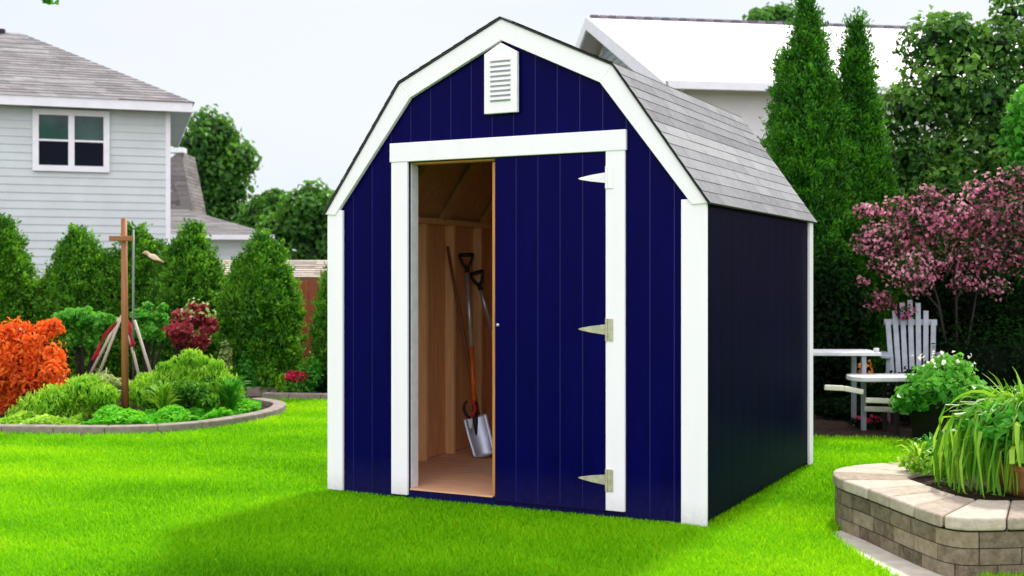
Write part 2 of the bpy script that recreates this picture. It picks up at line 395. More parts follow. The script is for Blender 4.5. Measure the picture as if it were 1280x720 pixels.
def offset(line, d):           # to the left of travel
    out=[]
    for i,p in enumerate(line):
        t=(line[min(i+1,len(line)-1)]-line[max(i-1,0)]); t.normalize(); out.append(p+Vector((-t.y,t.x,0))*d)
    return out
pl_in=catmull([(3.5,6.68,0),(2.6,6.60,0),(2.32,6.55,0),(2.17,6.46,0),(2.10,6.33,0),(2.12,6.12,0),(2.15,5.90,0),(2.19,5.76,0),(2.25,5.70,0),(2.33,5.685,0),(2.6,5.70,0),(3.5,5.80,0)],10)
def resample(line, step):
    S=[0]; 
    for a,b in zip(line,line[1:]): S.append(S[-1]+(b-a).length)
    def q(s):
        s=min(max(s,0),S[-1]-1e-6)
        i=next(k for k in range(len(S)-1) if S[k+1]>=s); f=(s-S[i])/(S[i+1]-S[i]+1e-9)
        return line[i].lerp(line[i+1],f)
    return S[-1],q
soil_right=[(2.05,10.15),(4.2,9.6),(8.5,9.2),(9,16),(1.0,16),(1.3,11.5)]
back_bed=[(-2.9,13.1),(-1.5,13.05),(0,12.9),(2.2,12.6),(2.2,16),(-9,16),(-9,13.2),(-4,13.25)]

# ------------------------------------------------------------------ lawn
def lawn_mat():
    m,nt,b=nodes('lawn_ground')
    n1=noise(nt,1.1,5); n2=noise(nt,40,4,.7)
    f=math_(nt,'ADD',math_(nt,'MULTIPLY',n1,.6),math_(nt,'MULTIPLY',n2,.4))
    nt.links.new(ramp(nt,f,[(.3,(.05,.17,.001)),(.7,(.14,.34,.003))]),b.inputs['Base Color']); b.inputs['Roughness'].default_value=.9
    b.inputs['Specular IOR Level'].default_value=.1
    gl=ramp(nt,f,[(.3,(.05,.17,.001)),(.7,(.14,.34,.003))])
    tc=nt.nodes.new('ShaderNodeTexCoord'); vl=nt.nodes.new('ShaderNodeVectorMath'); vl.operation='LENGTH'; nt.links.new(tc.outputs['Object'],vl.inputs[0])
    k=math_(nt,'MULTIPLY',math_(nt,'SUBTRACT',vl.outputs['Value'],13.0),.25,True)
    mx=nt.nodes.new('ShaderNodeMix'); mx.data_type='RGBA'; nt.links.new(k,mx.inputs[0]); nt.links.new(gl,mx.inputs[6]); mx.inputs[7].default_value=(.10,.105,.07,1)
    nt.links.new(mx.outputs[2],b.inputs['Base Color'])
    bump(nt,b,n2,.03); return m
mb=MB(); g=[(-600,-60),(600,-60),(600,900),(-600,900)]
mb.poly([(x,y,0) for x,y in g]); struct(mb.build('lawn',lawn_mat()))
def grass_blades():
    zs=[]; 
    n=620000
    u=rng.random(n); Y=4.9+(14.6-4.9)*u**1.35; hw=.445*Y+.55
    X=(rng.random(n)*2-1)*hw
    lx=(X-SH_O.x)*math.cos(SH_A)-(Y-SH_O.y)*math.sin(SH_A); ly=(X-SH_O.x)*math.sin(SH_A)+(Y-SH_O.y)*math.cos(SH_A)
    keep=~((abs(lx)<1.2)&(ly>.02)&(ly<2.43))
    keep&=~inpoly(X,Y,pl_poly)&~inpoly(X,Y,bed_poly)&~inpoly(X,Y,soil_right)&~inpoly(X,Y,back_bed)
    X,Y=X[keep],Y[keep]
    ka=~inpoly(X,Y,[(p.x,p.y) for p in strip_poly])
    X,Y=X[ka],Y[ka]; n=len(X)
    pat=.5+.25*np.sin(X*1.3+.7*np.sin(Y*.9))+.25*np.sin(Y*1.1+X*.4+1)
    fine=.5+.5*np.sin(X*7.1+2*np.sin(Y*3.3))*np.sin(Y*6.3+1.5*np.sin(X*4.1))
    h=(.026+.026*rng.random(n))*(.8+.25*pat+.2*fine); wd=.0035+.0022*(Y/6)*rng.random(n)+.0015
    lx=(X-SH_O.x)*math.cos(SH_A)-(Y-SH_O.y)*math.sin(SH_A); ly=(X-SH_O.x)*math.sin(SH_A)+(Y-SH_O.y)*math.cos(SH_A)
    ds=np.maximum(np.abs(lx)-1.2,np.maximum(-ly,ly-2.43)); h*=np.where(ds<.30,.35+.65*np.clip(ds/.30,0,1),1)
    th=rng.random(n)*2*np.pi; ln=(.25+.65*rng.random(n))*h
    dx,dy=np.cos(th)*ln,np.sin(th)*ln
    ph=th+np.pi/2+rng.normal(size=n)*.5; sx,sy=np.cos(ph)*wd/2,np.sin(ph)*wd/2
    v=np.zeros((n,5,3))
    z=np.zeros(n)-.002
    v[:,0]=np.stack([X-sx,Y-sy,z],1); v[:,1]=np.stack([X+sx,Y+sy,z],1)
    v[:,2]=np.stack([X+sx*.8+dx*.35,Y+sy*.8+dy*.35,h*.6],1); v[:,3]=np.stack([X-sx*.8+dx*.35,Y-sy*.8+dy*.35,h*.6],1)
    v[:,4]=np.stack([X+dx,Y+dy,h],1)
    far=np.clip((Y-6)/6,0,1)
    stk=np.sin(Y*4.1+.6*np.sin(X*1.7)+.8*np.sin(X*.6))*np.sin(Y*1.7+X*.35+2)+.6*np.sin(X*2.3+Y*5.2+np.sin(Y*2.1))*np.sin(X*.9-Y*.8)
    dry=rng.random(n)<.05
    var=np.clip(.12+.30*rng.random(n)+.20*pat+.08*fine+.12*far+.13*stk+.35*dry,0,1)
    mb=MB(); b=np.arange(n)[:,None]*5
    mb.raw(v.reshape(-1,3),b+np.array([[0,1,2,3]]),np.repeat(var,5))
    mb.F.append((b+np.array([[3,2,4]]),0))
    gm=foliage('grass_blade',(.035,.20,.001),(.15,.48,.002),(.36,.65,.005),rough=.6,transl=.4,clump=.8,spec=.06)
    struct(mb.build('grass',gm),'stuff','short bright green lawn grass around the navy shed','grass')
strip_poly=[gr(1038,668),gr(1050,681),gr(1065,693),gr(1105,718),gr(1150,745),gr(1200,775),Vector((2.1,5.33,0)),Vector((2.0,5.35,0)),Vector((1.95,5.42,0)),Vector((1.89,5.71,0)),Vector((1.84,6.05,0)),Vector((1.78,6.33,0))]
grass_blades()

def sheet(name,poly,z,mat,n=0):
    mb=MB(); mb.poly([(x,y,z) for x,y in poly]); return struct(mb.build(name,mat))
sheet('planting_soil',bed_poly,.03,M['soil'])
sheet('planting_soil',back_bed,.012,M['soil'])
sheet('planting_soil',soil_right,.016,M['soil'])

# ------------------------------------------------------------------ the navy shed
shed=thing('garden_shed','navy blue barn style garden shed with white trim and half open doorway','shed',SH_O,-SH_A)
HW,DP,EV,KX,KZ,PZ=1.22,2.433,1.779,.687,2.522,2.854
def roofz(x):
    x=abs(x); return -.012+(PZ+(KZ-PZ)*x/KX if x<=KX else KZ+(EV-KZ)*(x-KX)/(HW-KX))
OL,OR_,OB,OT=-.65,.654,.06,2.05
def siding_front(y, face, mirror=1, openings=True, nm='front_wall'):
    mb=MB(); pitch=.1405; gw=.006
    xs=[-HW+.02+i*pitch for i in range(int(2*HW/pitch)+2)]
    ed=sorted(set([-HW]+[x for x in xs if -HW<x<HW]+[HW]))
    cuts=[-KX,0,KX]+([OL,OR_] if openings else [])
    def strip(a,b,y0,y1,mat):
        pa=[a]+[c for c in cuts if a+1e-4<c<b-1e-4]+[b]; pa.sort()
        for p,q in zip(pa,pa[1:]):
            m=(p+q)/2
            zb=.0 if not (openings and OL<m<OR_) else OT
            def pr(zb,za,zc):
                poly=[(p,y0,zb),(q,y0,zb),(q,y0,zc),(p,y0,za)]
                mb.prism(poly,(0,y1-y0,0),.5,mat)
            pr(zb,roofz(p)-.004,roofz(q)-.004)
            if zb>0: mb.prism([(p,y0,0),(q,y0,0),(q,y0,OB-.004),(p,y0,OB-.004)],(0,y1-y0,0),.5,mat)
    for a,b in zip(ed,ed[1:]): strip(a+(gw/2 if a>-HW else 0),b-(gw/2 if b<HW else 0),y,y+face*.012,0)
    strip(-HW+.002,HW-.002,y+face*.0022,y+face*.02,1)
    return mb.build(nm,[M['navy'],M['groove']],shed,bevel=.0)
siding_front(0,1)
siding_front(DP,-1,openings=False,nm='back_wall')
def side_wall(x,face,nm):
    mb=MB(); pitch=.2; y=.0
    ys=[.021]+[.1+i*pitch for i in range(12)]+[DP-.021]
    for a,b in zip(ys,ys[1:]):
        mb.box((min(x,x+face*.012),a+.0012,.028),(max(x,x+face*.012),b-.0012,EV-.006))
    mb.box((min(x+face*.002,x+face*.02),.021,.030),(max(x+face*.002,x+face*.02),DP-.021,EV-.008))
    return mb.build(nm,M['navyshade'],shed)
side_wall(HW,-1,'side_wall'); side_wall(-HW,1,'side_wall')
# inner sheathing, studs, plates, floor
mb=MB(); mb.box((-HW+.0215,.06,.062),(-HW+.028,DP-.05,EV-.03)); mb.build('inner_sheathing',M['ply'],shed)
mb=MB(); mb.box((HW-.028,.06,.062),(HW-.0215,DP-.05,EV-.03)); mb.build('inner_sheathing',M['ply'],shed)
mb=MB(); mb.box((-HW+.03,DP-.028,.062),(HW-.03,DP-.0215,EV)); mb.build('inner_sheathing',M['ply'],shed)
for yy in (.25,.62,.99,1.385,1.80,2.22):
    mb=MB(); mb.box((-HW+.029,yy-.019,.062),(-HW+.10,yy+.019,EV-.05)); mb.build('stud',M['stud'],shed,bevel=.003)
    mb=MB(); mb.box((HW-.10,yy-.019,.062),(HW-.029,yy+.019,EV-.05)); mb.build('stud',M['stud'],shed,bevel=.003)
for xx in (-.8,-.3,.3,.8):
    mb=MB(); mb.box((xx-.019,DP-.10,.062),(xx+.019,DP-.029,EV-.05)); mb.build('stud',M['stud'],shed,bevel=.003)
for s in (-1,1):
    mb=MB(); mb.box((min(s*(HW-.029),s*(HW-.11)),.05,EV-.049),(max(s*(HW-.029),s*(HW-.11)),DP-.05,EV-.01)); mb.build('wall_plate',M['stud'],shed,bevel=.003)
mb=MB()
for i in range(4): mb.box((-HW+.03,.022+i*.6,.02),(HW-.03,.022+i*.6+.597,.06),random.random())
mb.build('floor',M['floorwood'],shed)
# inner frame of the door opening
mb=MB(); mb.box((OL-.04,.022,.061),(OL+.008,.095,OT-.002)); mb.build('door_jamb',M['oldwhite'],shed)
mb=MB(); mb.box((OL+.01,.022,OT-.012),(OR_,.09,OT-.002)); mb.build('door_jamb',M['edge'],shed)
# trim
def trim(nm,lo,hi,b=.004): 
    mb=MB(); mb.box(lo,hi); return mb.build(nm,M['trim'],shed,bevel=b)
trim('corner_trim',(-HW-.02,-.024,.012),(-HW+.095,-.001,EV-.01))
trim('corner_trim',(HW-.125,-.024,.006),(HW+.020,-.001,EV-.01))
trim('corner_trim',(HW+.001,DP-.075,.01),(HW+.022,DP+.02,EV-.01))
trim('corner_trim',(-HW-.022,DP-.075,.01),(-HW-.001,DP+.02,EV-.01))
trim('door_trim',(-.765,-.022,.022),(OL+.002,-.001,2.053))
trim('door_trim',(OR_-.001,-.022,.045),(.768,-.001,2.053))
trim('door_trim',(-.773,-.028,2.052),(.776,-.001,2.168))
trim('floor_sill',(OL+.01,-.006,OB-.006),(-.07,.03,OB+.003),.001).data.materials[0]=M['floorwood']
# gambrel rake boards, joined with mitred ends
def rake(y0,y1):
    W_=.112
    out=[(-HW-.031,EV-.034),(-KX-.011,KZ+.004),(0,PZ+.0),(KX+.011,KZ+.004),(HW+.031,EV-.034)]
    def inner():
        r=[]; n=len(out)
        for i,p in enumerate(out):
            p=Vector(p); ds=[]
            if i>0: ds.append((p-Vector(out[i-1])).normalized())
            if i<n-1: ds.append((Vector(out[i+1])-p).normalized())
            t=sum(ds,Vector((0,0))).normalized(); nn=Vector((t.y,-t.x)); k=1/max(.3,nn.dot(Vector((ds[0].y,-ds[0].x))))
            r.append(p+nn*W_*k)
        return r
    inn=inner(); inn[0]=Vector((-HW+.045,EV-.04)); inn[-1]=Vector((HW-.06,EV-.04))
    for i in range(4):
        a,b,c,d=out[i],out[i+1],inn[i+1],inn[i]
        mb=MB(); mb.prism([(q[0],y0,q[1]) for q in (a,d,c,b)],(0,y1-y0,0)); mb.build('rake_trim',M['trim'],shed,bevel=.003)
rake(-.034,-.002); rake(DP+.002,DP+.03)
# roof: deck, dark drip edge and courses of shingle tabs
def shingles(mb, p0, p1, y0, y1, course, nrm_, tab=.30, seed=1):
    g=random.Random(seed); p0=Vector(p0); p1=Vector(p1); L=(p1-p0).length; d=(p1-p0)/L; n=max(1,round(L/course)); nv=Vector(nrm_)
    for i in range(n):
        a=p0+d*(L*i/n); b=p0+d*(L*(i+1)/n+.02 if i<n-1 else L); cv=g.random()
        y=y0-g.random()*tab
        while y<y1:
            e=min(y+tab*(.75+.5*g.random()),y1); s=max(y,y0)
            if e-s>.01:
                lift=.006+.001*g.random(); v=.60*cv+.22*g.random()+.1
                A=a+nv*lift; B=b+nv*.003
                q=[(A.x,s,A.z),(A.x,e,A.z),(B.x,e,B.z),(B.x,s,B.z)]
                mb.raw(q+[(a.x,s,a.z),(a.x,e,a.z)],[(0,1,2,3)],v); 
                mb.F.append((np.array([[mb.n-2,mb.n-1,mb.n-5,mb.n-6]]),0))
            y=e+.004
RY0,RY1=-.045,DP+.045
for s in (-1,1):
    k=Vector((s*(KX+.015),0,KZ+.012)); e=Vector((s*(HW+.040),0,EV-.036)); p=Vector((0,0,PZ+.009))
    n1=Vector((s*(k.z-e.z),0,abs(e.x-k.x))).normalized(); n2=Vector((s*(p.z-k.z),0,abs(k.x))).normalized()
    mb=MB(); shingles(mb,e+n1*.002,k+n1*.002,RY0,RY1,.083,n1,seed=3+s); shingles(mb,k+n2*.002,p+n2*.002,RY0,RY1,.083,n2,seed=8+s)
    mb.build('shingle_roof',M['shedroof'],shed)
    mb=MB(); t=.007
    mb.prism([(q.x,RY0,q.z) for q in (e,e-n1*t,k-n1*t,k)],(0,RY1-RY0,0)); mb.prism([(q.x,RY0,q.z) for q in (k,k-n2*t,p-n2*t,p)],(0,RY1-RY0,0))
    mb.build('drip_edge',M['darkgap'],shed)
    mb=MB(); mb.prism([(q.x,.04,q.z) for q in (e-n1*.015-Vector((s*.06,0,0)),e-n1*.03-Vector((s*.06,0,0)),k-n1*.03,k-n1*.015)],(0,DP-.08,0))
    mb.prism([(q.x,.04,q.z) for q in (k-n2*.016,k-n2*.03,p-n2*.03,p-n2*.016)],(0,DP-.08,0)); mb.build('roof_deck',M['deckwood'],shed)
    for yy in (.62,1.22,1.83):
        mb=MB(); mb.bar((s*(HW-.10),yy,EV-.008),(s*(KX-.05),yy,KZ-.075),.038,.085,up=(0,1,0)); mb.bar((s*(KX-.05),yy,KZ-.075),(s*.01,yy,PZ-.07),.038,.085,up=(0,1,0)); mb.build('rafter',M['deckwood'],shed)
# vent
mb=MB(); wv=.108
top=[(-wv,-.040,2.305),(wv,-.040,2.305),(wv,-.040,2.655),(0,-.040,2.715),(-wv,-.040,2.655)]
mb.prism(top,(0,.028,0)); v=mb.build('gable_vent',M['trim'],shed,bevel=.003)
for i in range(9):
    z=2.375+i*.0285
    mb=MB(); mb.box((-.066,-.0418,z-.004),(.066,-.0402,z+.0075)); mb.build('louver_shade',M['slotshade'] if 'slotshade' in M else M.setdefault('slotshade',flat('louver_shadow',(.42,.42,.44),.7)),v)  # thin grey strips stand in for the shade between louvers
    mb=MB(); mb.prism([(-.066,-.0422,z+.0078),(.066,-.0422,z+.0078),(.066,-.052,z+.0058),(-.066,-.052,z+.0058)],(0,0,.0085)); mb.build('louver',M['trim'],v)
# right door leaf (closed), with its own grooves
mb=MB(); x=-.05; pitch=.1405
while x<OR_-.01:
    e=min(x+pitch-.006,OR_-.006); mb.box((x,-.012,OB-.02),(e,.008,OT-.004)); x+=pitch
mb.box((-.049,-.0098,OB-.018),(OR_-.007,.02,OT-.006),mat=1)
door=mb.build('door',[M['navy'],M['groove']],shed)
mb=MB(); mb.box((-.086,.021,OB+.004),(-.012,.058,OT-.022)); mb.build('door_stile',M['edge'],door,bevel=.003)
mb=MB(); mb.lathe([(0,0),(.006,0),(.010,.006),(.009,.016),(0,.018)],seg=12); kb=mb.build('door_knob',M['shaft'],door,smooth=True); kb.rotation_euler=(R(90),0,0); kb.location=(-.026,-.013,1.07)
for z,mt in ((1.905,'trim'),(1.055,'hinge'),(.215,'hinge')):
    mb=MB()
    P=[(.655,-.0245,z-.030),(.655,-.0245,z+.030),(.56,-.0245,z+.018),(.50,-.0245,z+.007),(.482,-.0245,z),(.50,-.0245,z-.007),(.56,-.0245,z-.018)]
    P=[(a,-.0165,c) for a,b,c in P]
    mb.prism(P,(0,.004,0)); h=mb.build('hinge',M[mt],door,bevel=.0012)
    mb=MB(); mb.box((.668,-.0285,z-.062),(.700,-.0225,z+.062)); mb.build('hinge_plate',M[mt],h,bevel=.0015)
    mb=MB(); mb.tube([(.660,-.026,z-.062),(.660,-.026,z+.062)],.0075,10); mb.build('hinge_pin',M[mt],h)
    for xx in (.62,.57):
        mb=MB(); mb.tube([(xx,-.0166,z),(xx,-.0195,z)],.005,8); mb.build('screw',M[mt],h)
# skids under the shed
for xx in (-1.0,0,1.0):
    mb=MB(); mb.box((xx-.045,.03,-.01),(xx+.045,DP-.03,.018)); mb.build('skid',M['darkgap'],shed)

def SL(lx,ly,z): 
    return Vector((SH_O.x+lx*math.cos(SH_A)+ly*math.sin(SH_A),SH_O.y-lx*math.sin(SH_A)+ly*math.cos(SH_A),z))
# ------------------------------------------------------------------ tools in the shed
def frame_to(o,tip,topp,face):
    d=(topp-tip).normalized(); f=Vector(face); f=(f-d*f.dot(d)).normalized(); x=f.cross(d)*-1
    x=d.cross(f); o.matrix_world=Matrix(((x.x,-f.x*-1,d.x,tip.x),(x.y,f.y,d.y,tip.y),(x.z,f.z,d.z,tip.z),(0,0,0,1)))
def d_grip(parent,z):
    mb=MB(); mb.tube([(0,0,z-.14),(0,0,z-.10)],[.018,.02],10)
    mb.tube([(0,0,z-.105),(-.026,0,z-.075),(-.048,0,z-.015),(-.048,0,z)],[.014,.013,.012,.012],8)
    mb.tube([(0,0,z-.105),(.026,0,z-.075),(.048,0,z-.015),(.048,0,z)],[.014,.013,.012,.012],8)
    mb.tube([(-.055,0,z-.004),(.055,0,z-.004)],.015,10)
    return mb.build('grip',M['black'],parent,smooth=True)
face=SL(1,-1.6,0)-SL(0,0,0)
sp=thing('spade','spade with silver square blade, orange lower shaft and black D grip','spade')
T=SL(-.835,1.28,.063)+Vector((-.035,0,0)); Q=SL(-1.09,1.50,1.52); Ls=(Q-T).length; frame_to(sp,T,Q,face)
mb=MB(); W2=[(0,.068),(.03,.080),(.15,.086),(.28,.088),(.295,.084)]
vs=[];fs=[]; nx=9
for i,(z,hw) in enumerate(W2):
    for k in range(nx):
        u=k/(nx-1)*2-1; zz=z+(.012*u*u if i==0 else 0); vs.append((hw*u,.022*u*u+.03*(1-(z/.295))**2*.6,zz))
for i in range(len(W2)-1):
    for k in range(nx-1): fs.append((i*nx+k,i*nx+k+1,(i+1)*nx+k+1,(i+1)*nx+k))
mb.raw(vs,fs); bl=mb.build('blade',M['steel'],sp,smooth=True); bl.rotation_euler=(0,-R(11),0); bl.location=Vector((0,0,.28))-Matrix.Rotation(-R(11),3,'Y')@Vector((0,0,.28)); so_=bl.modifiers.new('Solid','SOLIDIFY'); so_.thickness=.003
mb=MB(); mb.tube([(0,.004,.16),(0,.008,.26),(0,.004,.36),(0,0,.40)],[.008,.020,.019,.018],10); mb.build('socket',M['black'],sp,smooth=True)
mb=MB(); mb.tube([(0,0,.38),(0,0,.80)],.0165,12); mb.build('lower_shaft',M['orange'],sp,smooth=True)
mb=MB(); mb.tube([(0,0,.80),(0,0,Ls-.12)],.0155,12); mb.build('upper_shaft',M['shaft'],sp,smooth=True)
d_grip(sp,Ls)
fk=thing('digging_fork','garden fork with silver shaft and black D grip, half hidden by the door','garden fork')
T=SL(-.86,2.02,.063)+Vector((-.02,-.02,0)); Q=SL(-1.09,1.80,1.39)+Vector((-.07,-.06,0)); Ls=(Q-T).length; frame_to(fk,T,Q,face)
mb=MB()
for xx in (-.075,-.025,.025,.075): mb.tube([(xx,0,.30),(xx,.01,.15),(xx,0,0)],[.007,.006,.003],6)
mb.tube([(-.078,0,.30),(.078,0,.30)],.009,8); mb.tube([(0,0,.30),(0,0,.42)],[.012,.016],8); mb.build('tines',M['steel'],fk)
mb=MB(); mb.tube([(0,0,.40),(0,0,.92)],.0155,12); mb.build('lower_shaft',M['yellow'],fk,smooth=True)
mb=MB(); mb.tube([(0,0,.92),(0,0,Ls-.12)],.0155,12); mb.build('upper_shaft',M['shaft'],fk,smooth=True)
d_grip(fk,Ls)
ho=thing('garden_hoe','long hoe with plain brown wooden handle leaning behind the spade','hoe')
T=SL(-.885,1.42,.063); Q=SL(-1.125,1.285,1.575); Ls=(Q-T).length; frame_to(ho,T,Q,face)
mb=MB(); mb.tube([(0,0,.05),(0,0,Ls*.5),(0,0,Ls)],[.016,.016,.011],10); mb.build('handle',M['handle'],ho,smooth=True)
mb=MB(); mb.box((-.07,-.10,0),(.07,-.097,.06)); mb.tube([(0,0,.12),(0,-.03,.10),(0,-.096,.04)],[.011,.008,.007],8); mb.build('hoe_head',M['galv'],ho)
pr_=thing('pruning_shears','black and red pruning shears hanging in front of the spade blade','pruning shears')
T=SL(-.868,1.225,.30)+Vector((-.03,0,0)); frame_to(pr_,T,T+Vector((-.01,0,.2)),face)
for s,mt in ((-1,'black'),(1,'red')):
    mb=MB(); mb.tube([(0,0,.05),(s*.025,0,.075),(s*.040,0,.115),(s*.034,0,.155),(s*.014,0,.175)],[.009,.010,.011,.010,.008],8); mb.build('handle',M[mt],pr_,smooth=True)
    mb=MB(); mb.prism([(0,-.002*s,.06),(-s*.018,-.002*s,.04),(-s*.010,-.002*s,-.01),(0,-.002*s,-.03),(s*.006,-.002*s,.05)],(0,.003,0)); mb.build('blade',M['steel'],pr_)

# ------------------------------------------------------------------ brick planter, strip and pots
def blocks(mb, line, off0, off1, z0, z1, blen, phase, gap=.006, seg=4, jit=.2, dz=0, inner=None):
    tot,q=resample(line,.02); s=-blen*phase
    if inner: cum=np.concatenate([[0],np.cumsum([(b-a).length for a,b in zip(line,line[1:])])])
    eps=.01
    def pt(s,d):
        if inner and d>.05:
            f=np.interp(s,cum,np.arange(len(line))); i=min(int(f),len(line)-2); return inner[i].lerp(inner[i+1],f-i)
        a=q(s-eps); b=q(s+eps); t=(b-a); t.normalize(); return q(s)+Vector((-t.y,t.x,0))*d
    while s<tot:
        l=blen*(1+jit*(random.random()-.5)); a=max(s+gap/2,0); b=min(s+l-gap/2,tot)
        if b-a>.03:
            vs=[]; dd=(random.random()-.5)*.004
            for k in range(seg+1):
                u=a+(b-a)*k/seg
                for d,z in ((off0+dd,z0),(off1,z0),(off1,z1+dz*random.random()*0),(off0+dd,z1)):
                    p=pt(u,d); vs.append((p.x,p.y,z))
            fs=[(k*4+j,k*4+(j+1)%4,(k+1)*4+(j+1)%4,(k+1)*4+j) for k in range(seg) for j in range(4)]+[(3,2,1,0),(seg*4,seg*4+1,seg*4+2,seg*4+3)]
            mb.raw(vs,fs,random.random())
        s+=l
pl=thing('brick_planter','low raised planter of tan blocks with pale cap stones','planter')
mb=MB()
for i in range(3): blocks(mb,pl_line,.0,.14,.003+i*.074,.003+i*.074+.069,.21,[.0,.5,.2][i])
mb.build('block_wall',M['block'],pl,bevel=.006)
mb=MB(); blocks(mb,pl_line,.006,.13,.0,.222,9,0,0,90); mb.build('mortar_core',M['mortar'],pl)
mb=MB(); blocks(mb,pl_line,-.012,.34,.228,.286,.25,.35,.008,5,inner=pl_in); mb.build('cap',M['capstone'],pl,bevel=.012,seg=3)
inn=[a.lerp(b,.8) for a,b in zip(pl_line,pl_in)]
mb=MB(); mb.poly([(p.x,p.y,.262) for p in inn][::-1]); mb.build('soil',M['soil'],pl)
mb=MB(); mb.prism([(q_.x,q_.y,-.02) for q_ in strip_poly],(0,0,.032))
struct(mb.build('mowing_strip',M['paving'],bevel=.003))

def ribbon(mb,path,w,var,facing=None):
    path=np.asarray(path); n=len(path); t=np.gradient(path,axis=0); t=nrm(t)
    sd=nrm(np.cross(t,np.array([0,0,1.0])+.3*rng.normal(size=3)+1e-3))
    ww=w*np.clip(np.sin(np.linspace(.35,np.pi-.08,n)),.1,1)[:,None]/2
    v=np.stack([path-sd*ww,path+sd*ww],1).reshape(-1,3)
    mb.raw(v,[(2*i,2*i+1,2*i+3,2*i+2) for i in range(n-1)],var)
bp=thing('terracotta_bowl','wide terracotta bowl standing on the planter soil','pot',(2.62,5.98,.262))
mb=MB(); mb.lathe([(0,0),(.14,0),(.19,.06),(.215,.13),(.225,.135),(.226,.165),(.205,.166),(.20,.14),(.0,.135)],seg=36); mb.build('bowl',M['terracotta'],bp,smooth=True)
mb=MB(); mb.lathe([(0,.139),(.199,.139)],seg=20); mb.build('soil',M['soil'],bp)
wp=thing('weeping_plant','long leaved green plant spilling over the terracotta bowl','plant',(2.60,5.99,.40))
mb=MB()
for i in range(900):
    th=rng.random()*2*np.pi; kind=rng.random()
    t=np.linspace(0,1,10)
    if kind<.62:      # arching and hanging straight down
        h=.10+.22*rng.random(); o=.16+.24*rng.random(); dr=.30+.30*rng.random(); k0=.38
        r=.03+o*np.minimum(1,(t/.5))**.75; z=h*np.sin(np.minimum(t/.5,1)*np.pi*.6)-np.maximum(t-.42,0)/.58*dr
        z=np.maximum(z,(-.115+.03*rng.random()) if math.cos(th)<-.62 else (.03+.06*rng.random()))
    elif kind<.90:
        h=.22+.18*rng.random(); o=.14+.26*rng.random(); r=.02+o*t**1.2; z=h*np.sin(t*2.2)
    else:
        h=.36+.24*rng.random(); o=.05+.16*rng.random(); r=.02+o*t**1.6; z=h*t-.10*t**4
    wv_=.016*np.sin(t*5+i)
    P=np.stack([(r*1.05+wv_)*np.cos(th),r*np.sin(th)+wv_,z],1)
    ribbon(mb,P,.007+.020*rng.random()**1.5,.02+.85*rng.random())
mb.build('blades',M['weep'],wp)
mb=MB(); lump_crown(mb,[(-.2,-.1,.22,.16,.16,.10),(.05,-.15,.27,.2,.14,.10),(0,0,.20,.24,.24,.13),(-.14,-.08,.14,.16,.16,.10),(.13,-.05,.15,.18,.16,.11)],1500,.06,.6); mb.build('foliage',M['green'],wp)
for i,(x,y,lab,m,s) in enumerate(((2.22,6.52,'small lime seedling at the back left of the planter','lime',1.0),(2.28,6.28,'yellow green strappy plant beside the left cap stones','weep',1.15),(2.33,6.62,'tall thin green shoots at the back of the planter','green',1.1))):
    p=thing('planter_plant',lab,'plant',(x,y,.262),0,'small plants in the planter')
    mb=MB()
    for k in range(46):
        th=rng.random()*2*np.pi; t=np.linspace(0,1,6); h=(.07+.13*rng.random())*s; o=.05+.09*rng.random()
        ribbon(mb,np.stack([o*t**1.4*np.cos(th),o*t**1.4*np.sin(th),h*np.sin(t*1.9)],1),.016,.2+.7*rng.random())
    lump_crown(mb,[(0,0,.07*s,.09,.09,.05)],160,.035,.7); mb.build('foliage',M[m],p)

pt_=thing('black_pot','large black plastic pot holding leafy green plant beside white footstool','pot',(3.50,9.75,.016))
mb=MB(); mb.lathe([(0,0),(.20,0),(.215,.02),(.265,.30),(.29,.31),(.295,.36),(.275,.362),(.262,.33),(0,.32)],seg=36); mb.build('tub',M['pot'],pt_,smooth=True)
mb=MB(); mb.lathe([(0,.325),(.262,.325)],seg=20); mb.build('soil',M['soil'],pt_)
pp=thing('potted_plant','bushy bright green plant with pale flowers growing in the black pot','plant',(3.50,9.75,.34))
mb=MB(); lm=[(0,0,.14,.24,.22,.16),(-.22,-.1,.04,.16,.16,.10),(.18,-.1,.08,.18,.16,.12),(-.08,-.18,.10,.2,.16,.12),(.10,.05,.25,.16,.16,.12),(-.32,-.05,-.02,.10,.10,.06),(.30,-.05,.0,.12,.12,.07)]
core(mb,lm,.5); lump_crown(mb,lm,2600,.062,.75,var0=.12,shell=.5)
mb.build('foliage',M['green'],pp)
mb=MB(); lump_crown(mb,[(.02,0,.34,.26,.16,.08),(.20,.05,.2,.12,.1,.08)],46,.035,.9,var0=.2); mb.build('blossoms',M['creamflower'],pp)

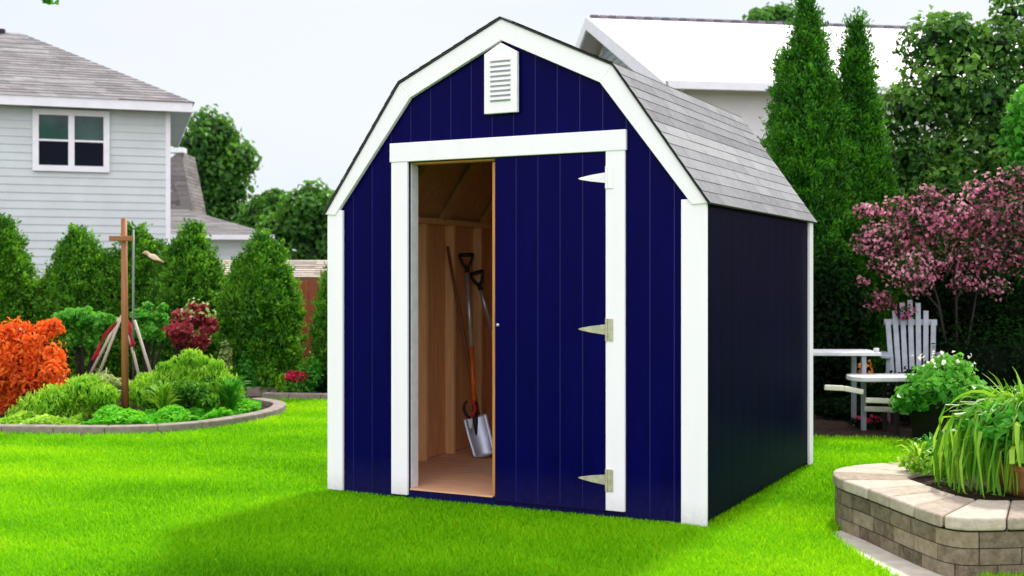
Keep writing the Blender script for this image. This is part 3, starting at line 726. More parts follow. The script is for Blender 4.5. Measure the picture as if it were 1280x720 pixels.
# ------------------------------------------------------------------ white garden chairs and table
def adirondack(label,loc,rz):       # faces local -y
    t=thing('garden_chair',label,'garden chair',loc,rz)
    m=M['shadewhite']
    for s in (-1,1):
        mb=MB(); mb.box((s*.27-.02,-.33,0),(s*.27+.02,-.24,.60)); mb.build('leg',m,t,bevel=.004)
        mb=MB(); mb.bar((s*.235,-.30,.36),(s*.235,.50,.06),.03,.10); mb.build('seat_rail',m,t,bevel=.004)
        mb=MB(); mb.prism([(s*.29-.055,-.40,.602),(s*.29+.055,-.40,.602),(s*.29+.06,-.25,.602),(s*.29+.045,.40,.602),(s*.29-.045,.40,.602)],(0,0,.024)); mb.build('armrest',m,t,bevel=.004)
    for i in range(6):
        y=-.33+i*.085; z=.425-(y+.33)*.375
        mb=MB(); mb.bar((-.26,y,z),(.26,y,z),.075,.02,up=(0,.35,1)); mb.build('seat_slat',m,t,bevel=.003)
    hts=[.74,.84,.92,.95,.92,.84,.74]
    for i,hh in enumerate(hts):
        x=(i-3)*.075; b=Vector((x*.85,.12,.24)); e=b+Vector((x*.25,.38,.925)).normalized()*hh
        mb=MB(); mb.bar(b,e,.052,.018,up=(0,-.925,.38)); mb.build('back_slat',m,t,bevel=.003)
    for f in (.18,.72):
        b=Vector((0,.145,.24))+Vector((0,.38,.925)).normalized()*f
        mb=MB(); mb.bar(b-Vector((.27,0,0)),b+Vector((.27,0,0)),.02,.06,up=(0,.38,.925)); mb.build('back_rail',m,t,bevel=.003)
    return t
adirondack('white slatted garden chair with upright back under pink blossom',(3.74,11.12,.016),R(-14)).scale=(.90,.90,1.0)
m_=M['oldwhite']
tb=thing('garden_table','white garden table half hidden behind the shed corner','table',(2.62,10.55,.016),R(-2))
q0=at(1095,440,10.55); xr=q0.x-2.62; zt=q0.z+.008-.016
mb=MB(); mb.box((-.75,-.16,zt-.032),(xr,.30,zt)); mb.build('tabletop',m_,tb,bevel=.006)
mb=MB(); mb.tube([(xr-.03,-.10,zt+.001),(xr-.03,-.10,zt+.03),(xr-.03,-.10,zt+.035)],[.022,.026,.012],10); mb.build('finial',m_,tb,smooth=True)
for lx,ly in ((xr-.14,-.10),(xr-.14,.24),(-.65,-.10),(-.65,.24)):
    mb=MB(); mb.box((lx-.020,ly-.020,0),(lx+.020,ly+.020,zt-.033)); mb.build('leg',M['shadewhite'],tb,bevel=.004)
fs_=thing('footstool','low white footstool with rounded slab top and sloping cream rails','footstool',(3.27,10.25,.016),R(2))
q0=at(1095,472,10.25); zt=q0.z-.016
mb=MB(); pts=[]
for k in range(9):
    t=math.pi*(.5+k/8); pts.append((-.30+.09*math.cos(t),.19*math.sin(t),zt-.022))
pts=[(.38,.19,zt-.022)]+pts+[(.38,-.19,zt-.022)]
mb.prism(pts,(0,0,.042)); mb.build('seat_slab',m_,fs_,bevel=.010,seg=3)
def rail(a,b,dy):
    A=at(*a,10.25+dy); B=at(*b,10.25+dy); ox=3.27; mm=(A+B)/2+Vector((0,0,.012))
    mb=MB()
    for p,q_ in ((A,mm),(mm,B)): mb.bar((p.x-ox,dy,p.z-.016),(q_.x-ox,dy,q_.z-.016),.03,.045)
    mb.build('rail',M['cream'],fs_,bevel=.008)
rail((1029,484),(1078,490),-.13); rail((1081,500),(1140,506),-.13); rail((1081,511),(1140,516),.13)
for lx,ly in ((-.02,-.15),(.33,-.15),(-.02,.15),(.33,.15)):
    mb=MB(); mb.box((lx-.018,ly-.016,0),(lx+.018,ly+.016,zt-.024)); mb.build('leg',M['darkbark'],fs_,bevel=.003)  # legs coloured dark to read as shaded below the slab
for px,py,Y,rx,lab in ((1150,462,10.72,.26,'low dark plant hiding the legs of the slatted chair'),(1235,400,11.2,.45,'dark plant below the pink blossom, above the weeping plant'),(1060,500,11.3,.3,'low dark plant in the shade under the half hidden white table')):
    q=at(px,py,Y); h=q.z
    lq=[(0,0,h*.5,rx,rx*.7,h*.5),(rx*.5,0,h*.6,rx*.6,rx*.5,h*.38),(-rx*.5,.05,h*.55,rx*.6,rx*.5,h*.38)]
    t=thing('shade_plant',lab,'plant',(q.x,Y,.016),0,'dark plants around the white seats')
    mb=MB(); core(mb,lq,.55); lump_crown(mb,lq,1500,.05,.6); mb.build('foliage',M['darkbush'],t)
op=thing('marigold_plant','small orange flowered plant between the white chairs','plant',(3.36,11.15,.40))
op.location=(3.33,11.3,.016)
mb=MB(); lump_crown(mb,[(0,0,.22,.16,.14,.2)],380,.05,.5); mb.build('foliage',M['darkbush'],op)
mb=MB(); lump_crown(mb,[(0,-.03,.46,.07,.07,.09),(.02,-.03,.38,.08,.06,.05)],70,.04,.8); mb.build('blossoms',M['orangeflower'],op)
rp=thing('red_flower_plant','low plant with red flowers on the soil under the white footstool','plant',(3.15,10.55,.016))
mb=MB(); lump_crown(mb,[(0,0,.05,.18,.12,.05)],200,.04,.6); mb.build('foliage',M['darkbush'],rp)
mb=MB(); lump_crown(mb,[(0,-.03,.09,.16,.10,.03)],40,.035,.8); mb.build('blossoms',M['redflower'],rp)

# ------------------------------------------------------------------ trees and shrubs on the right
def conifer(nm,label,loc,h,prof,nt_,per,L,seed,mat='arbor',group=None,cat='tree',tl=.22,lean=(0,0),corer=.62,wr=.35,side=()):
    t=thing(nm,label,cat,loc,0,group)
    mb=MB(); mb.tube([(0,0,-.05),(0,0,h*.3),(lean[0]*.9,lean[1]*.9,h*.93)],[.06,.045,.012],8); mb.build('trunk',M['bark'],t)
    mb=MB(); 
    ts=np.linspace(0,1,12); sg=10
    vs=[(prof(x)*corer*math.cos(2*math.pi*k/sg)+lean[0]*x,prof(x)*corer*math.sin(2*math.pi*k/sg)+lean[1]*x,.12+x*(h-.25)*.97) for x in ts for k in range(sg)]
    mb.raw(vs,[(i*sg+k,i*sg+(k+1)%sg,(i+1)*sg+(k+1)%sg,(i+1)*sg+k) for i in range(11) for k in range(sg)],0.0)  # near-black core stands in for shade deep in the crown
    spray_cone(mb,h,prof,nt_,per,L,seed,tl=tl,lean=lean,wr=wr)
    for q,(dx,dy,hf,rf) in enumerate(side):
        k=MB(); spray_cone(k,h*hf,(lambda t,rf=rf: prof(min(1,t*.97))*rf),int(nt_*rf*.8),per,L,seed+77+q,tl=tl,wr=wr)
        k.V=[v+np.array([dx,dy,0]) for v in k.V]; mb.raw(k.V[0],k.F[0][0],k.A[0])
    mb.build('crown',M[mat],t); return t
cone=lambda r: (lambda t: r*(min(1,t/.10)**.5)*(1-t)**.80*(1.10-.1*t)+.022*(1-t)+.006)
G1='pointed arborvitae behind the shed'
P=at(1012,-4,12.6); conifer('arborvitae','tallest pointed arborvitae behind the right side of the shed',(P.x,12.6,0),P.z,cone(.57),5200,26,.050,11,group=G1,tl=.15,lean=(-.03,0),corer=.75,side=((.16,-.1,.78,.6),(-.2,-.05,.70,.6)))
P=at(975,80,12.9); conifer('arborvitae','short side spire of arborvitae nearest the white house roof',(P.x+.05,12.9,0),P.z,cone(.37),2200,24,.05,12,group=G1,tl=.15,corer=.75)
P=at(1068,33,12.75); conifer('arborvitae','second arborvitae spire, right of the tallest one',(P.x+.02,12.75,0),P.z,cone(.46),4200,26,.05,13,group=G1,tl=.15,corer=.75,side=((.14,-.1,.74,.72),(.24,0,.60,.6),(-.14,-.1,.7,.6)))
def broad(nm,label,loc,trunk_h,r,lumps,n,L,mat,group=None,cat='tree',wr=.65,coref=.6,bark='bark',shell=.6,var0=0.0):
    t=thing(nm,label,cat,loc,0,group); g=random.Random(int(abs(loc[0])*100))
    lim=[((0,0,trunk_h*.55),(q[0]*.85,q[1]*.85,q[2]),r*.5) for q in lumps[:7]]
    trunk_mesh(trunk_h,r,lim,3).build('trunk',M[bark],t)
    mb=MB()
    if coref: core(mb,lumps,coref)
    lump_crown(mb,lumps,n,L,wr,shell=shell,var0=var0); mb.build('crown',M[mat],t); return t
# bushy tree at the right edge
Y=13.4; cx=at(1205,200,Y).x
lm=rand_lumps((0,0,2.0),(.85,.7,1.25),26,.38,5)
def pl_(px,py,r,dy=0): q=at(px,py,Y); return (q.x-cx,dy,q.z,r,r,r*.9)
lm+=[pl_(1165,55,.36),pl_(1190,40,.24),pl_(1245,60,.36),pl_(1262,18,.22),pl_(1255,-12,.18),pl_(1290,70,.35),pl_(1135,140,.36),pl_(1180,110,.5),pl_(1230,130,.5),pl_(1130,200,.35),pl_(1290,140,.5),pl_(1200,60,.3),pl_(1150,240,.4),pl_(1190,200,.45),pl_(1240,200,.45),pl_(1285,210,.45),pl_(1215,250,.4)]
broad('bushy_tree','large bushy green tree filling the right edge above pink blossom',(cx,Y,0),2.2,.10,lm,26000,.085,'bush',coref=.42,bark='darkbark')
# lighter leafy branch at extreme right
q=at(1290,175,11.9); lm=[(0,0,q.z,.28,.28,.45),(.1,0,q.z-.45,.26,.26,.3),(-.02,-.1,q.z+.35,.2,.2,.25),(.3,0,q.z,.4,.4,.6)]
broad('leafy_tree','small lime green tree cut by the right edge of the picture',(q.x,11.9,0),q.z,.035,lm,2600,.085,'green',coref=0,bark='darkbark',var0=.05)
# pink blossom shrub
Y=11.6; cx=at(1190,300,Y).x
pk=thing('blossom_tree','pink blossoming small tree arching over the white chair','tree',(cx,Y,0))
ctr=[(1110,300,.26),(1150,285,.28),(1195,275,.30),(1240,280,.28),(1285,270,.30),(1130,340,.22),(1090,300,.14),(1105,375,.13),(1085,388,.07),(1165,250,.18),(1225,240,.2),(1275,225,.22),(1170,330,.2),(1275,320,.22),(1225,320,.2),(1310,280,.3),(1350,300,.35),(1085,265,.12),(1120,262,.16),(1125,390,.10),(1072,312,.07),(1078,262,.07),(1100,330,.12),(1072,352,.06),(1145,360,.12),(1205,355,.14),(1250,360,.14)]
lm=[]
for px,py,r in ctr:
    q=at(px,py,Y); lm.append((q.x-cx,(random.random()-.6)*.4,q.z,r*1.05,r*.9,r*.72))
lim=[((.05,0,.1),(q[0],q[1]+.1,q[2]),.014) for q in lm[:5]]
trunk_mesh(.7,.022,lim,5,.4).build('trunk',M['darkbark'],pk)
mb=MB(); lump_crown(mb,lm,5600,.040,.6,shell=.1); mb.build('foliage',M['plum'],pk)
mb=MB(); lump_crown(mb,[(a,b,c,d*1.12,e*1.12,f*1.12) for a,b,c,d,e,f in lm],4300,.042,.8,shell=.30,var0=.04); mb.build('blossoms',M['pink'],pk)
# dark understorey bushes
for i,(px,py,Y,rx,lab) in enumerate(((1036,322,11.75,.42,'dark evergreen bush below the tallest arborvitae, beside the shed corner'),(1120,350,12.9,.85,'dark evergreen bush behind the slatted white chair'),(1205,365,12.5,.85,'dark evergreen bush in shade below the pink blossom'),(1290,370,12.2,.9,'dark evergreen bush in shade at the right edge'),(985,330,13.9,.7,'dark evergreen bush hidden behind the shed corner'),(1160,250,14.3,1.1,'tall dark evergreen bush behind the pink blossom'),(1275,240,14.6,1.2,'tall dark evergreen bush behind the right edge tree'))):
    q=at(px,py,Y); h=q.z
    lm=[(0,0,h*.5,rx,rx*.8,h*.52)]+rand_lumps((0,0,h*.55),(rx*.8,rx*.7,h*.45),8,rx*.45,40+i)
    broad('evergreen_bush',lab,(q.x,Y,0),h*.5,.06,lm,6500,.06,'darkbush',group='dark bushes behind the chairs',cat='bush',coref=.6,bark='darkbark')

# ------------------------------------------------------------------ clipped hedge plants on the left
def hprof(r): return lambda t: r*(min(1,t/.08)**.4)*(1-.12*t)*(1-max(0,(t-.50)/.50)**1.6*.93)+.01
HG=((6,281,62,14.2,'hedge conifer at the left edge, above the orange maple',((-.2,0,.93,.6),)),
(98,294,74,14.3,'hedge conifer between the left edge and the wooden post',((-.08,0,.92,.7),(.27,0,.86,.6))),
(172,290,66,14.5,'hedge conifer right behind the wooden post',((.22,0,.9,.6),(-.2,0,.84,.6))),
(240,289,72,14.2,'hedge conifer behind the red leaved shrub',((.20,0,.78,.6),(-.24,0,.84,.6))),
(327,301,70,14.0,'broad hedge conifer standing left of the bare fence boards',((.15,-.05,.93,.7),(-.18,-.05,.84,.7))),
(428,320,44,14.0,'hedge conifer half hidden by the shed corner',((-.08,0,.8,.8),)),
(-75,290,84,14.3,'hedge conifer left of the picture edge',()))
for i,(px,py,wd,Y,lab,sd) in enumerate(HG):
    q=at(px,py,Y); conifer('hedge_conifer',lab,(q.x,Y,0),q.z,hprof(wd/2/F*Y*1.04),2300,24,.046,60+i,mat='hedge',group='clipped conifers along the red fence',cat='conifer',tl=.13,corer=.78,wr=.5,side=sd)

# ------------------------------------------------------------------ fence
fc=thing('wooden_fence','red brown vertical board fence behind the hedge conifers','fence',(0,15.3,0))
x=-9.6
while x<8:
    mb=MB(); xx=x
    while xx<x+2.3:
        mb.box((xx,-.012,.06),(xx+.13,.012,1.33+.012*random.random()),random.random()); xx+=.137
    mb.build('board_panel',M['fence'],fc)
    mb=MB(); mb.box((x-.06,.03,0),(x+.04,.12,1.42)); mb.build('post',M['fence'],fc,bevel=.006)
    for z in (.3,1.1):
        mb=MB(); mb.box((x+.045,.014,z),(x+2.335,.05,z+.08)); mb.build('rail',M['fence'],fc)
    x+=2.4

# ------------------------------------------------------------------ flower bed on the left
mb=MB(); blocks(mb,[p+Vector((0,0,0)) for p in bed_line],0,.13,-.02,.085,.42,.2,.003,4); tag(mb.build('bed_edging',M['concrete'],bevel=.012),'curved grey concrete edging around the flower bed','edging')
bl2=catmull([(-2.75,13.12,0),(-2.0,13.02,0),(-1.0,12.95,0),(.5,12.85,0),(2.1,12.7,0)],8)
mb=MB(); blocks(mb,bl2,0,.12,-.02,.085,.4,.2,.004,3); tag(mb.build('bed_edging',M['concrete'],bevel=.01),'straight low edging of the small bed beside the shed','edging')
bl3=catmull([(-3.0,13.5,0),(-2.2,13.6,0),(-1.0,13.3,0),(1.0,13.25,0)],8)
mb=MB(); blocks(mb,bl3,0,.12,-.02,.12,.4,.2,.004,3); tag(mb.build('bed_edging',M['concrete'],bevel=.01),'second row of edging nearer the red fence','edging')

def G(px,py,Y): q=at(px,py,Y); return (q.x,Y,.03)
def shrub(nm,label,loc,lumps,n,L,mat,cat='shrub',group=None,wr=.6,coref=.55,stem=.02,shell=.5,var0=0.0,nstem=6,droop=.25):
    t=thing(nm,label,cat,loc,0,group)
    mb=MB()
    for q in lumps[:nstem]: mb.tube([(0,0,-.03),(q[0]*.5,q[1]*.5,q[2]*.6),(q[0],q[1],q[2])],[stem,stem*.7,stem*.35],6)
    mb.build('stem',M['darkbark'],t)
    mb=MB()
    if coref: core(mb,lumps,coref)
    lump_crown(mb,lumps,n,L,wr,shell=shell,var0=var0,droop=droop); mb.build('foliage',M[mat],t); return t
Y=11.5; cx=at(35,460,Y).x
def LB(lst,Y,cx,dy=.25): 
    out=[]
    for px,py,rp in lst:
        q=at(px,py,Y); r=rp/F*Y; out.append((q.x-cx,(random.random()-.5)*dy,q.z-.03,r*1.1,r,r*.8))
    return out
shrub('orange_maple','bright orange leaved maple shrub at the left of the flower bed',(cx,Y,.03),LB([(15,415,20),(55,412,16),(20,445,26),(55,445,24),(72,462,16),(30,480,30),(60,485,20),(0,470,30),(-25,440,30),(-40,475,35),(10,505,20),(45,425,12),(68,405,8),(0,420,16)],Y,cx),5200,.056,'orangeleaf',wr=.5,coref=.3,shell=.2)
Y=12.6; cx=at(105,440,Y).x
shrub('leafy_shrub','light green leafy shrub left of the wooden post',(cx,Y,.03),LB([(85,400,16),(105,398,16),(125,402,14),(95,420,18),(115,425,16),(138,400,8),(75,412,8)],Y,cx),1500,.066,'green',wr=.75,coref=0,var0=.1)
Y=12.7; cx=at(185,440,Y).x
shrub('climbing_plant','light green climber right of the wooden post',(cx,Y,.03),LB([(178,395,11),(195,402,12),(187,415,14),(205,420,10),(172,415,8),(183,383,6),(200,385,5)],Y,cx),800,.062,'green',wr=.75,coref=0,var0=.1)
Y=12.7; cx=at(212,440,Y).x
shrub('red_shrub','dark red leaved shrub in front of the hedge',(cx,Y,.03),LB([(222,398,13),(240,400,14),(255,405,13),(232,415,15),(256,425,10),(222,430,9),(243,434,11),(236,385,7),(250,386,6),(215,412,8),(264,412,7)],Y,cx,.5),1000,.060,'redleaf',wr=.7,coref=0,shell=.2)
q=at(245,405,12.9); tl_=[(q.x-cx,.2,q.z,.22,.2,.24),(q.x-cx-.1,.2,q.z-.15,.2,.2,.15)]
mb=MB(); lump_crown(mb,tl_,380,.055,.6,shell=.2); mb.build('foliage',M['pale'],bpy.data.objects['red_shrub'])
# wooden post, pipe, stakes with red cloth
pst=thing('wooden_post','tall brown wooden post with short crossbar in the flower bed','post',(*at(155,505,11.3).xy,.03))
pst.location=(at(155,505,11.3).x,11.3,.03); zt=at(155,273,11.3).z-.03
mb=MB(); mb.tube([(0.012,0,-.1),(.006,0,zt*.5),(0,0,zt)],[.034,.032,.028],10); mb.build('upright',M['post'],pst,smooth=True)
zc=at(155,298,11.3).z-.03
mb=MB(); mb.box((-.125,-.055,zc-.025),(.10,-.03,zc+.022)); mb.build('crossbar',M['post'],pst,bevel=.005)
mb=MB(); q=at(166.5,415,12.2); q2=at(166.5,287,12.2); mb.tube([(q.x,12.2,0),(q2.x,12.2,q2.z)],.012,10); tag(mb.build('metal_pole',M['galv'],smooth=True),'thin grey metal pole behind the wooden post','pole')
pairs=[((152,395),(121,474),11.9,'short grey stake leaning right, front left of the post'),((149,398),(113,467),12.25,'grey stake with red cloth, outermost on the left'),((158,405),(173,468),12.2,'short grey stake just right of the wooden post'),((168,400),(187,462),12.0,'grey stake leaning left, outermost on the right')]
for (a,b,Y,lab) in pairs:
    A=at(*a,Y); B=at(*b,Y); d=(B-A).normalized(); 
    if B.z>.03: B=A+(B-A)*((A.z-.02)/(A.z-B.z))
    mb=MB(); mb.tube([B,A],[.016,.015],8); tag(mb.build('garden_stake',M['stake'],smooth=True),lab,'stake','stakes around the wooden post')
def cloth(label,pts,Y,w):
    mb=MB(); n=14; vs=[]
    for i in range(n+1):
        t=i/n; k=t*(len(pts)-1); j=min(int(k),len(pts)-2); f=k-j
        px=pts[j][0]*(1-f)+pts[j+1][0]*f; py=pts[j][1]*(1-f)+pts[j+1][1]*f
        q=at(px,py,Y); ww=w*(.75+.35*math.sin(t*7))
        for s in range(5):
            u=s/4-.5; vs.append((q.x+u*ww*.8,q.y-.03+.02*math.sin(u*9+t*8),q.z+u*ww*.55))
    mb.raw(vs,[(i*5+s,i*5+s+1,(i+1)*5+s+1,(i+1)*5+s) for i in range(n) for s in range(4)])
    o=mb.build('red_cloth',M['redcloth'],smooth=True); m_=o.modifiers.new('Solid','SOLIDIFY'); m_.thickness=.006
    tag(o,label,'cloth')
cloth('long red cloth strip hanging over the left stakes',[(150,400),(138,412),(127,428),(120,448)],11.95,.11)
cloth('small red cloth scrap hanging right of the wooden post',[(158,398),(163,415),(168,432)],11.95,.07)
# small bird ornament
q=at(190,322,13.2); bd=thing('bird_ornament','tan bird shaped ornament on a thin stake above the hedge','ornament',(q.x,13.2,.02))
zb=q.z-.02
mb=MB(); mb.tube([(.02,0,0),(.02,0,zb)],.0045,6); mb.build('stake',M['darkbark'],bd)
M['tan']=flat('tan_paint',(.55,.36,.20),.65,.2,20); M['beige']=flat('beige_wing_paint',(.72,.62,.48),.65,.2,20)
mb=MB(); mb.tube([(-.112,0,zb+.048),(-.096,0,zb+.052),(-.078,0,zb+.056),(-.055,0,zb+.050),(-.03,0,zb+.028),(.01,0,zb+.008),(.045,0,zb-.012),(.075,0,zb-.026),(.13,0,zb-.052)],[.002,.008,.021,.022,.021,.034,.030,.016,.010],12); mb.build('body',M['tan'],bd,smooth=True)
for s_ in (-1,1):
    mb=MB(); mb.prism([(-.03,s_*.030,zb+.035),(.02,s_*.040,zb+.030),(.10,s_*.026,zb-.030),(.03,s_*.036,zb-.020),(-.02,s_*.034,zb+.005)],(0,s_*.006,0)); mb.build('wing',M['beige'],bd,bevel=.002)

# mounds and ground cover
Y=11.1; cx=at(80,505,Y).x
shrub('lime_shrub','yellow green feathery mound beside the orange maple',(cx,Y,.03),LB([(45,510,22),(75,500,24),(105,490,24),(60,520,18),(95,512,22),(125,500,18),(25,520,16),(110,480,14),(135,490,14)],Y,cx),5200,.062,'lime',wr=.26,coref=.55,droop=-1.1,shell=.55)
Y=11.6; cx=at(235,490,Y).x
shrub('lime_shrub','largest yellow green feathery mound right of the wooden post',(cx,Y,.03),LB([(190,490,24),(215,478,26),(240,468,28),(265,475,24),(280,492,22),(225,500,28),(255,502,28),(200,505,20),(240,446,12),(180,476,12),(274,456,9),(210,458,9),(226,450,8),(256,452,9),(290,478,10)],Y,cx),8200,.066,'lime',wr=.24,coref=.55,var0=-.06,droop=-1.2,shell=.55)
Y=11.5; cx=at(140,480,Y).x
shrub('variegated_plant','pale cream edged plant at the foot of the stakes',(cx,Y,.03),LB([(118,478,10),(135,476,10),(148,482,10),(128,492,12),(145,494,9)],Y,cx),1100,.045,'pale',wr=.6,coref=.4)
def tuftplant(lab,px,py,Y,h,w,n,mat,nm='grassy_plant'):
    q=at(px,py,Y); t=thing(nm,lab,'plant',(q.x,Y,.03)); mb=MB()
    for k in range(n):
        th=rng.random()*2*np.pi; tt=np.linspace(0,1,6); hh=h*(.5+.6*rng.random()); o=w*(.2+.8*rng.random())
        ribbon(mb,np.stack([o*tt**1.5*np.cos(th),o*tt**1.5*np.sin(th),hh*np.sin(tt*1.8)],1),.012+.012*rng.random(),.05+.85*rng.random())
    mb.build('blades',M[mat],t)
tuftplant('wispy pale green plant in front of the largest lime mound',205,500,11.05,.34,.20,170,'weep')
tuftplant('wispy grassy plant at the right end of the largest lime mound',288,495,11.35,.36,.22,170,'green')
tuftplant('thin upright pale sprigs between the wooden post and the stakes',132,480,11.7,.40,.16,90,'pale')
tuftplant('low wispy plant between the orange maple and the left mound',88,505,10.95,.24,.20,140,'weep')
Y=11.2; cx=at(243,492,Y).x
shrub('dark_leafy_shrub','dark green leafy shrub set into the front of the largest lime mound',(cx,Y,.03),LB([(236,486,15),(252,492,16),(240,500,15),(262,500,12),(225,496,11)],Y,cx),1500,.05,'hedge',wr=.5,coref=.4)
def cover(label,poly,n,L,mat,hmax,seed):
    g=np.random.default_rng(seed); p=np.array(poly); X=g.uniform(p[:,0].min(),p[:,0].max(),n*2); Y=g.uniform(p[:,1].min(),p[:,1].max(),n*2)
    k=inpoly(X,Y,poly); X,Y=X[k][:n],Y[k][:n]; n=len(X)
    hm=hmax*(.55+.45*np.sin(X*11+seed)*np.sin(Y*9+1)); z=.02+np.maximum(.02,hm)*g.random(n)**.5
    N=nrm(g.normal(size=(n,3))*.6+np.array([0,0,1])); D=nrm(np.cross(N,g.normal(size=(n,3))))
    s=L*(.6+.8*g.random(n)); mb=MB(); mb.leaves(np.stack([X,Y,z],1),N,D,s,s*.6,np.clip(.1+.4*g.random(n)+.4*(z/hmax),0,1))
    struct(mb.build('ground_cover',M[mat]),'stuff',label,'ground cover')
cover('bright green low ground cover along the front of the curved bed',[(-3.75,10.38),(-3.3,10.33),(-2.95,10.55),(-2.95,11.0),(-3.3,11.1),(-3.75,11.0)],4200,.055,'bright',.17,1)
cover('dark gapped green ground cover at the right end of the curved bed',[(-2.9,10.62),(-2.62,10.95),(-2.46,11.6),(-2.55,12.1),(-2.9,12.1),(-3.0,11.2)],3600,.055,'bright',.16,2)
cover('green ground cover at the left front of the curved bed',[(-6.5,10.42),(-4.5,10.38),(-3.8,10.4),(-3.9,10.9),(-6.5,10.9)],5000,.05,'lime',.12,3)
# small plants of the back bed
for i,(px,py,Y,r,mat,lab) in enumerate(((310,468,13.6,16,'green','round green plant at the foot of the broad hedge conifer'),(332,476,13.6,13,'hedge','dark ivy like plant left of the red flowers'),(356,482,13.6,12,'lime','pale lime hosta in front of the red flowers'),(388,472,13.6,15,'green','green bushy plant right of the red flowers'),(404,484,13.6,10,'darkbush','dark small plant beside the shed corner'),(295,482,13.6,12,'lime','yellow green plant behind the curved edging'),(282,462,13.6,9,'pale','pale tall sprig in front of the broad hedge conifer'))):
    q=at(px,py,Y); rr=r/F*Y
    shrub('bed_plant',lab,(q.x,Y,.015),[(0,0,max(.08,q.z),rr,rr*.8,max(.08,q.z)*.95),(rr*.5,0,q.z*.7,rr*.6,rr*.6,rr*.5)],520,.05,mat,cat='plant',group='small plants in the bed beside the shed',coref=.5,stem=.008)
q=at(372,470,13.58)
rf=thing('red_flower_plant','low plant with crimson flowers near the bare fence boards','plant',(q.x,13.58,.015))
mb=MB(); lump_crown(mb,[(0,0,.10,.15,.12,.10)],260,.045,.6); mb.build('foliage',M['green'],rf)
mb=MB(); lump_crown(mb,[(0,-.03,.22,.15,.10,.06)],130,.045,.8); mb.build('blossoms',M['redflower'],rf)

# ------------------------------------------------------------------ houses
def lap(mb,x0,x1,z0,z1,y,ex,fx=None):
    z=z0
    while z<z1-.01:
        e=min(z+ex,z1); a,b=(x0,x1) if fx is None else fx(z,e)
        mb.raw([(a,y-.022,z),(b,y-.022,z),(b,y-.004,e),(a,y-.004,e),(a,y,z),(b,y,z)],[(0,1,2,3),(4,5,1,0)],random.random()); z=e
def add_window(parent,cx,cz,w,h,y,fw=.12):
    mb=MB()
    for a in ((cx-w/2,cz-h/2,cx-w/2+fw,cz+h/2),(cx+w/2-fw,cz-h/2,cx+w/2,cz+h/2),(cx-w/2+fw,cz+h/2-fw,cx+w/2-fw,cz+h/2),(cx-w/2+fw,cz-h/2,cx+w/2-fw,cz-h/2+fw),(cx-.06,cz-h/2+fw,cx+.06,cz+h/2-fw)):
        mb.box((a[0],y-.07,a[1]),(a[2],y-.002,a[3]))
    f=mb.build('window',M['white'],parent)
    for s in (-1,1):
        xa,xb=(cx-w/2+fw,cx-.06) if s<0 else (cx+.06,cx+w/2-fw)
        mb=MB(); mb.box((xa,y-.035,cz+.02),(xb,y-.03,cz+h/2-fw)); mb.build('pane',M['glass'],f)
        mb=MB(); mb.box((xa,y-.030,cz-h/2+fw),(xb,y-.025,cz-.02)); mb.build('screen',M['screen'],f)
        mb=MB(); mb.box((xa,y-.05,cz-.02),(xb,y-.026,cz+.02)); mb.build('sash_rail',M['white'],f)
    return f
# left house, local x along wall with 0 at its right corner, y into the house
ha=R(18); HL=Vector((at(213,300,25.6).x,25.6,0))
hs=thing('neighbour_house','two storey pale grey sided house with hipped shingle roof','house',HL,ha)
def hl(px,py):          # px,py on the wall plane -> local x,z
    d=Vector(((px-640)/F,1)); n=Vector((-math.sin(ha),math.cos(ha))); t=(Vector((HL.x,HL.y)).dot(n))/d.dot(n); p=d*t
    return (p-Vector((HL.x,HL.y))).dot(Vector((math.cos(ha),math.sin(ha)))), CH-(py-HY)/F*t
EVZ=hl(150,134)[1]; WL=10.5; DH=6.4
mb=MB(); lap(mb,-WL,-.1,0,EVZ-.02,0,.165); mb.build('front_wall',M['siding'],hs)
mb=MB(); mb.box((-WL,.003,0),(-.02,DH,EVZ-.02)); mb.build('wall_core',M['siding'],hs)
mb=MB(); mb.box((-.1,-.035,0),(.0,.1,EVZ-.02)); mb.build('corner_board',M['white'],hs)
x0,z1=hl(41,136); x1,z0=hl(137,216); add_window(hs,(x0+x1)/2,(z0+z1)/2,x1-x0,z1-z0,-.022)
ov=.42
ex0,ex1,ey0,ey1=-WL-ov,ov,-ov,DH+ov
mb=MB()
for a in (((ex0,ey0-.02,EVZ-.10),(ex1+.02,ey0,EVZ+.10)),((ex1,ey0,EVZ-.10),(ex1+.02,ey1,EVZ+.10))): mb.box(*a)
mb.build('fascia',M['white'],hs)
mb=MB(); mb.box((ex0,ey0+.002,EVZ-.06),(ex1-.002,ey1,EVZ-.02)); mb.build('soffit',M['soffit'],hs)
RH=1.95; half=(ey1-ey0)/2; zb=EVZ+.10
A=(ex0,ey0-.05,zb);B=(ex1+.06,ey0-.05,zb);C_=(ex1+.06,ey1,zb);D_=(ex0,ey1,zb);Rg=(ex1-half,(ey0+ey1)/2,zb+RH);Rl=(ex0,(ey0+ey1)/2,zb+RH)
mb=MB()
def roof_quads(mb,a,b,c,d,n):       # eave a-b, top d-c, n courses of tabs
    a,b,c,d=map(Vector,(a,b,c,d))
    for i in range(n):
        f0,f1=i/n,(i+1)/n; p,q=a.lerp(d,f0),b.lerp(c,f0); r,s=b.lerp(c,f1),a.lerp(d,f1)
        k=max(1,int((q-p).length/.33)); up=Vector((0,0,.012)); cv=random.random()
        for j in range(k):
            t0,t1=j/k,(j+1)/k
            mb.raw([p.lerp(q,t0)+up,p.lerp(q,t1)+up,s.lerp(r,t1)+up*.2,s.lerp(r,t0)+up*.2],[(0,1,2,3)],.3*cv+.7*random.random())
roof_quads(mb,A,B,Rg,Rl,26); roof_quads(mb,B,C_,Rg,Rg,26); roof_quads(mb,C_,D_,Rl,Rg,26)
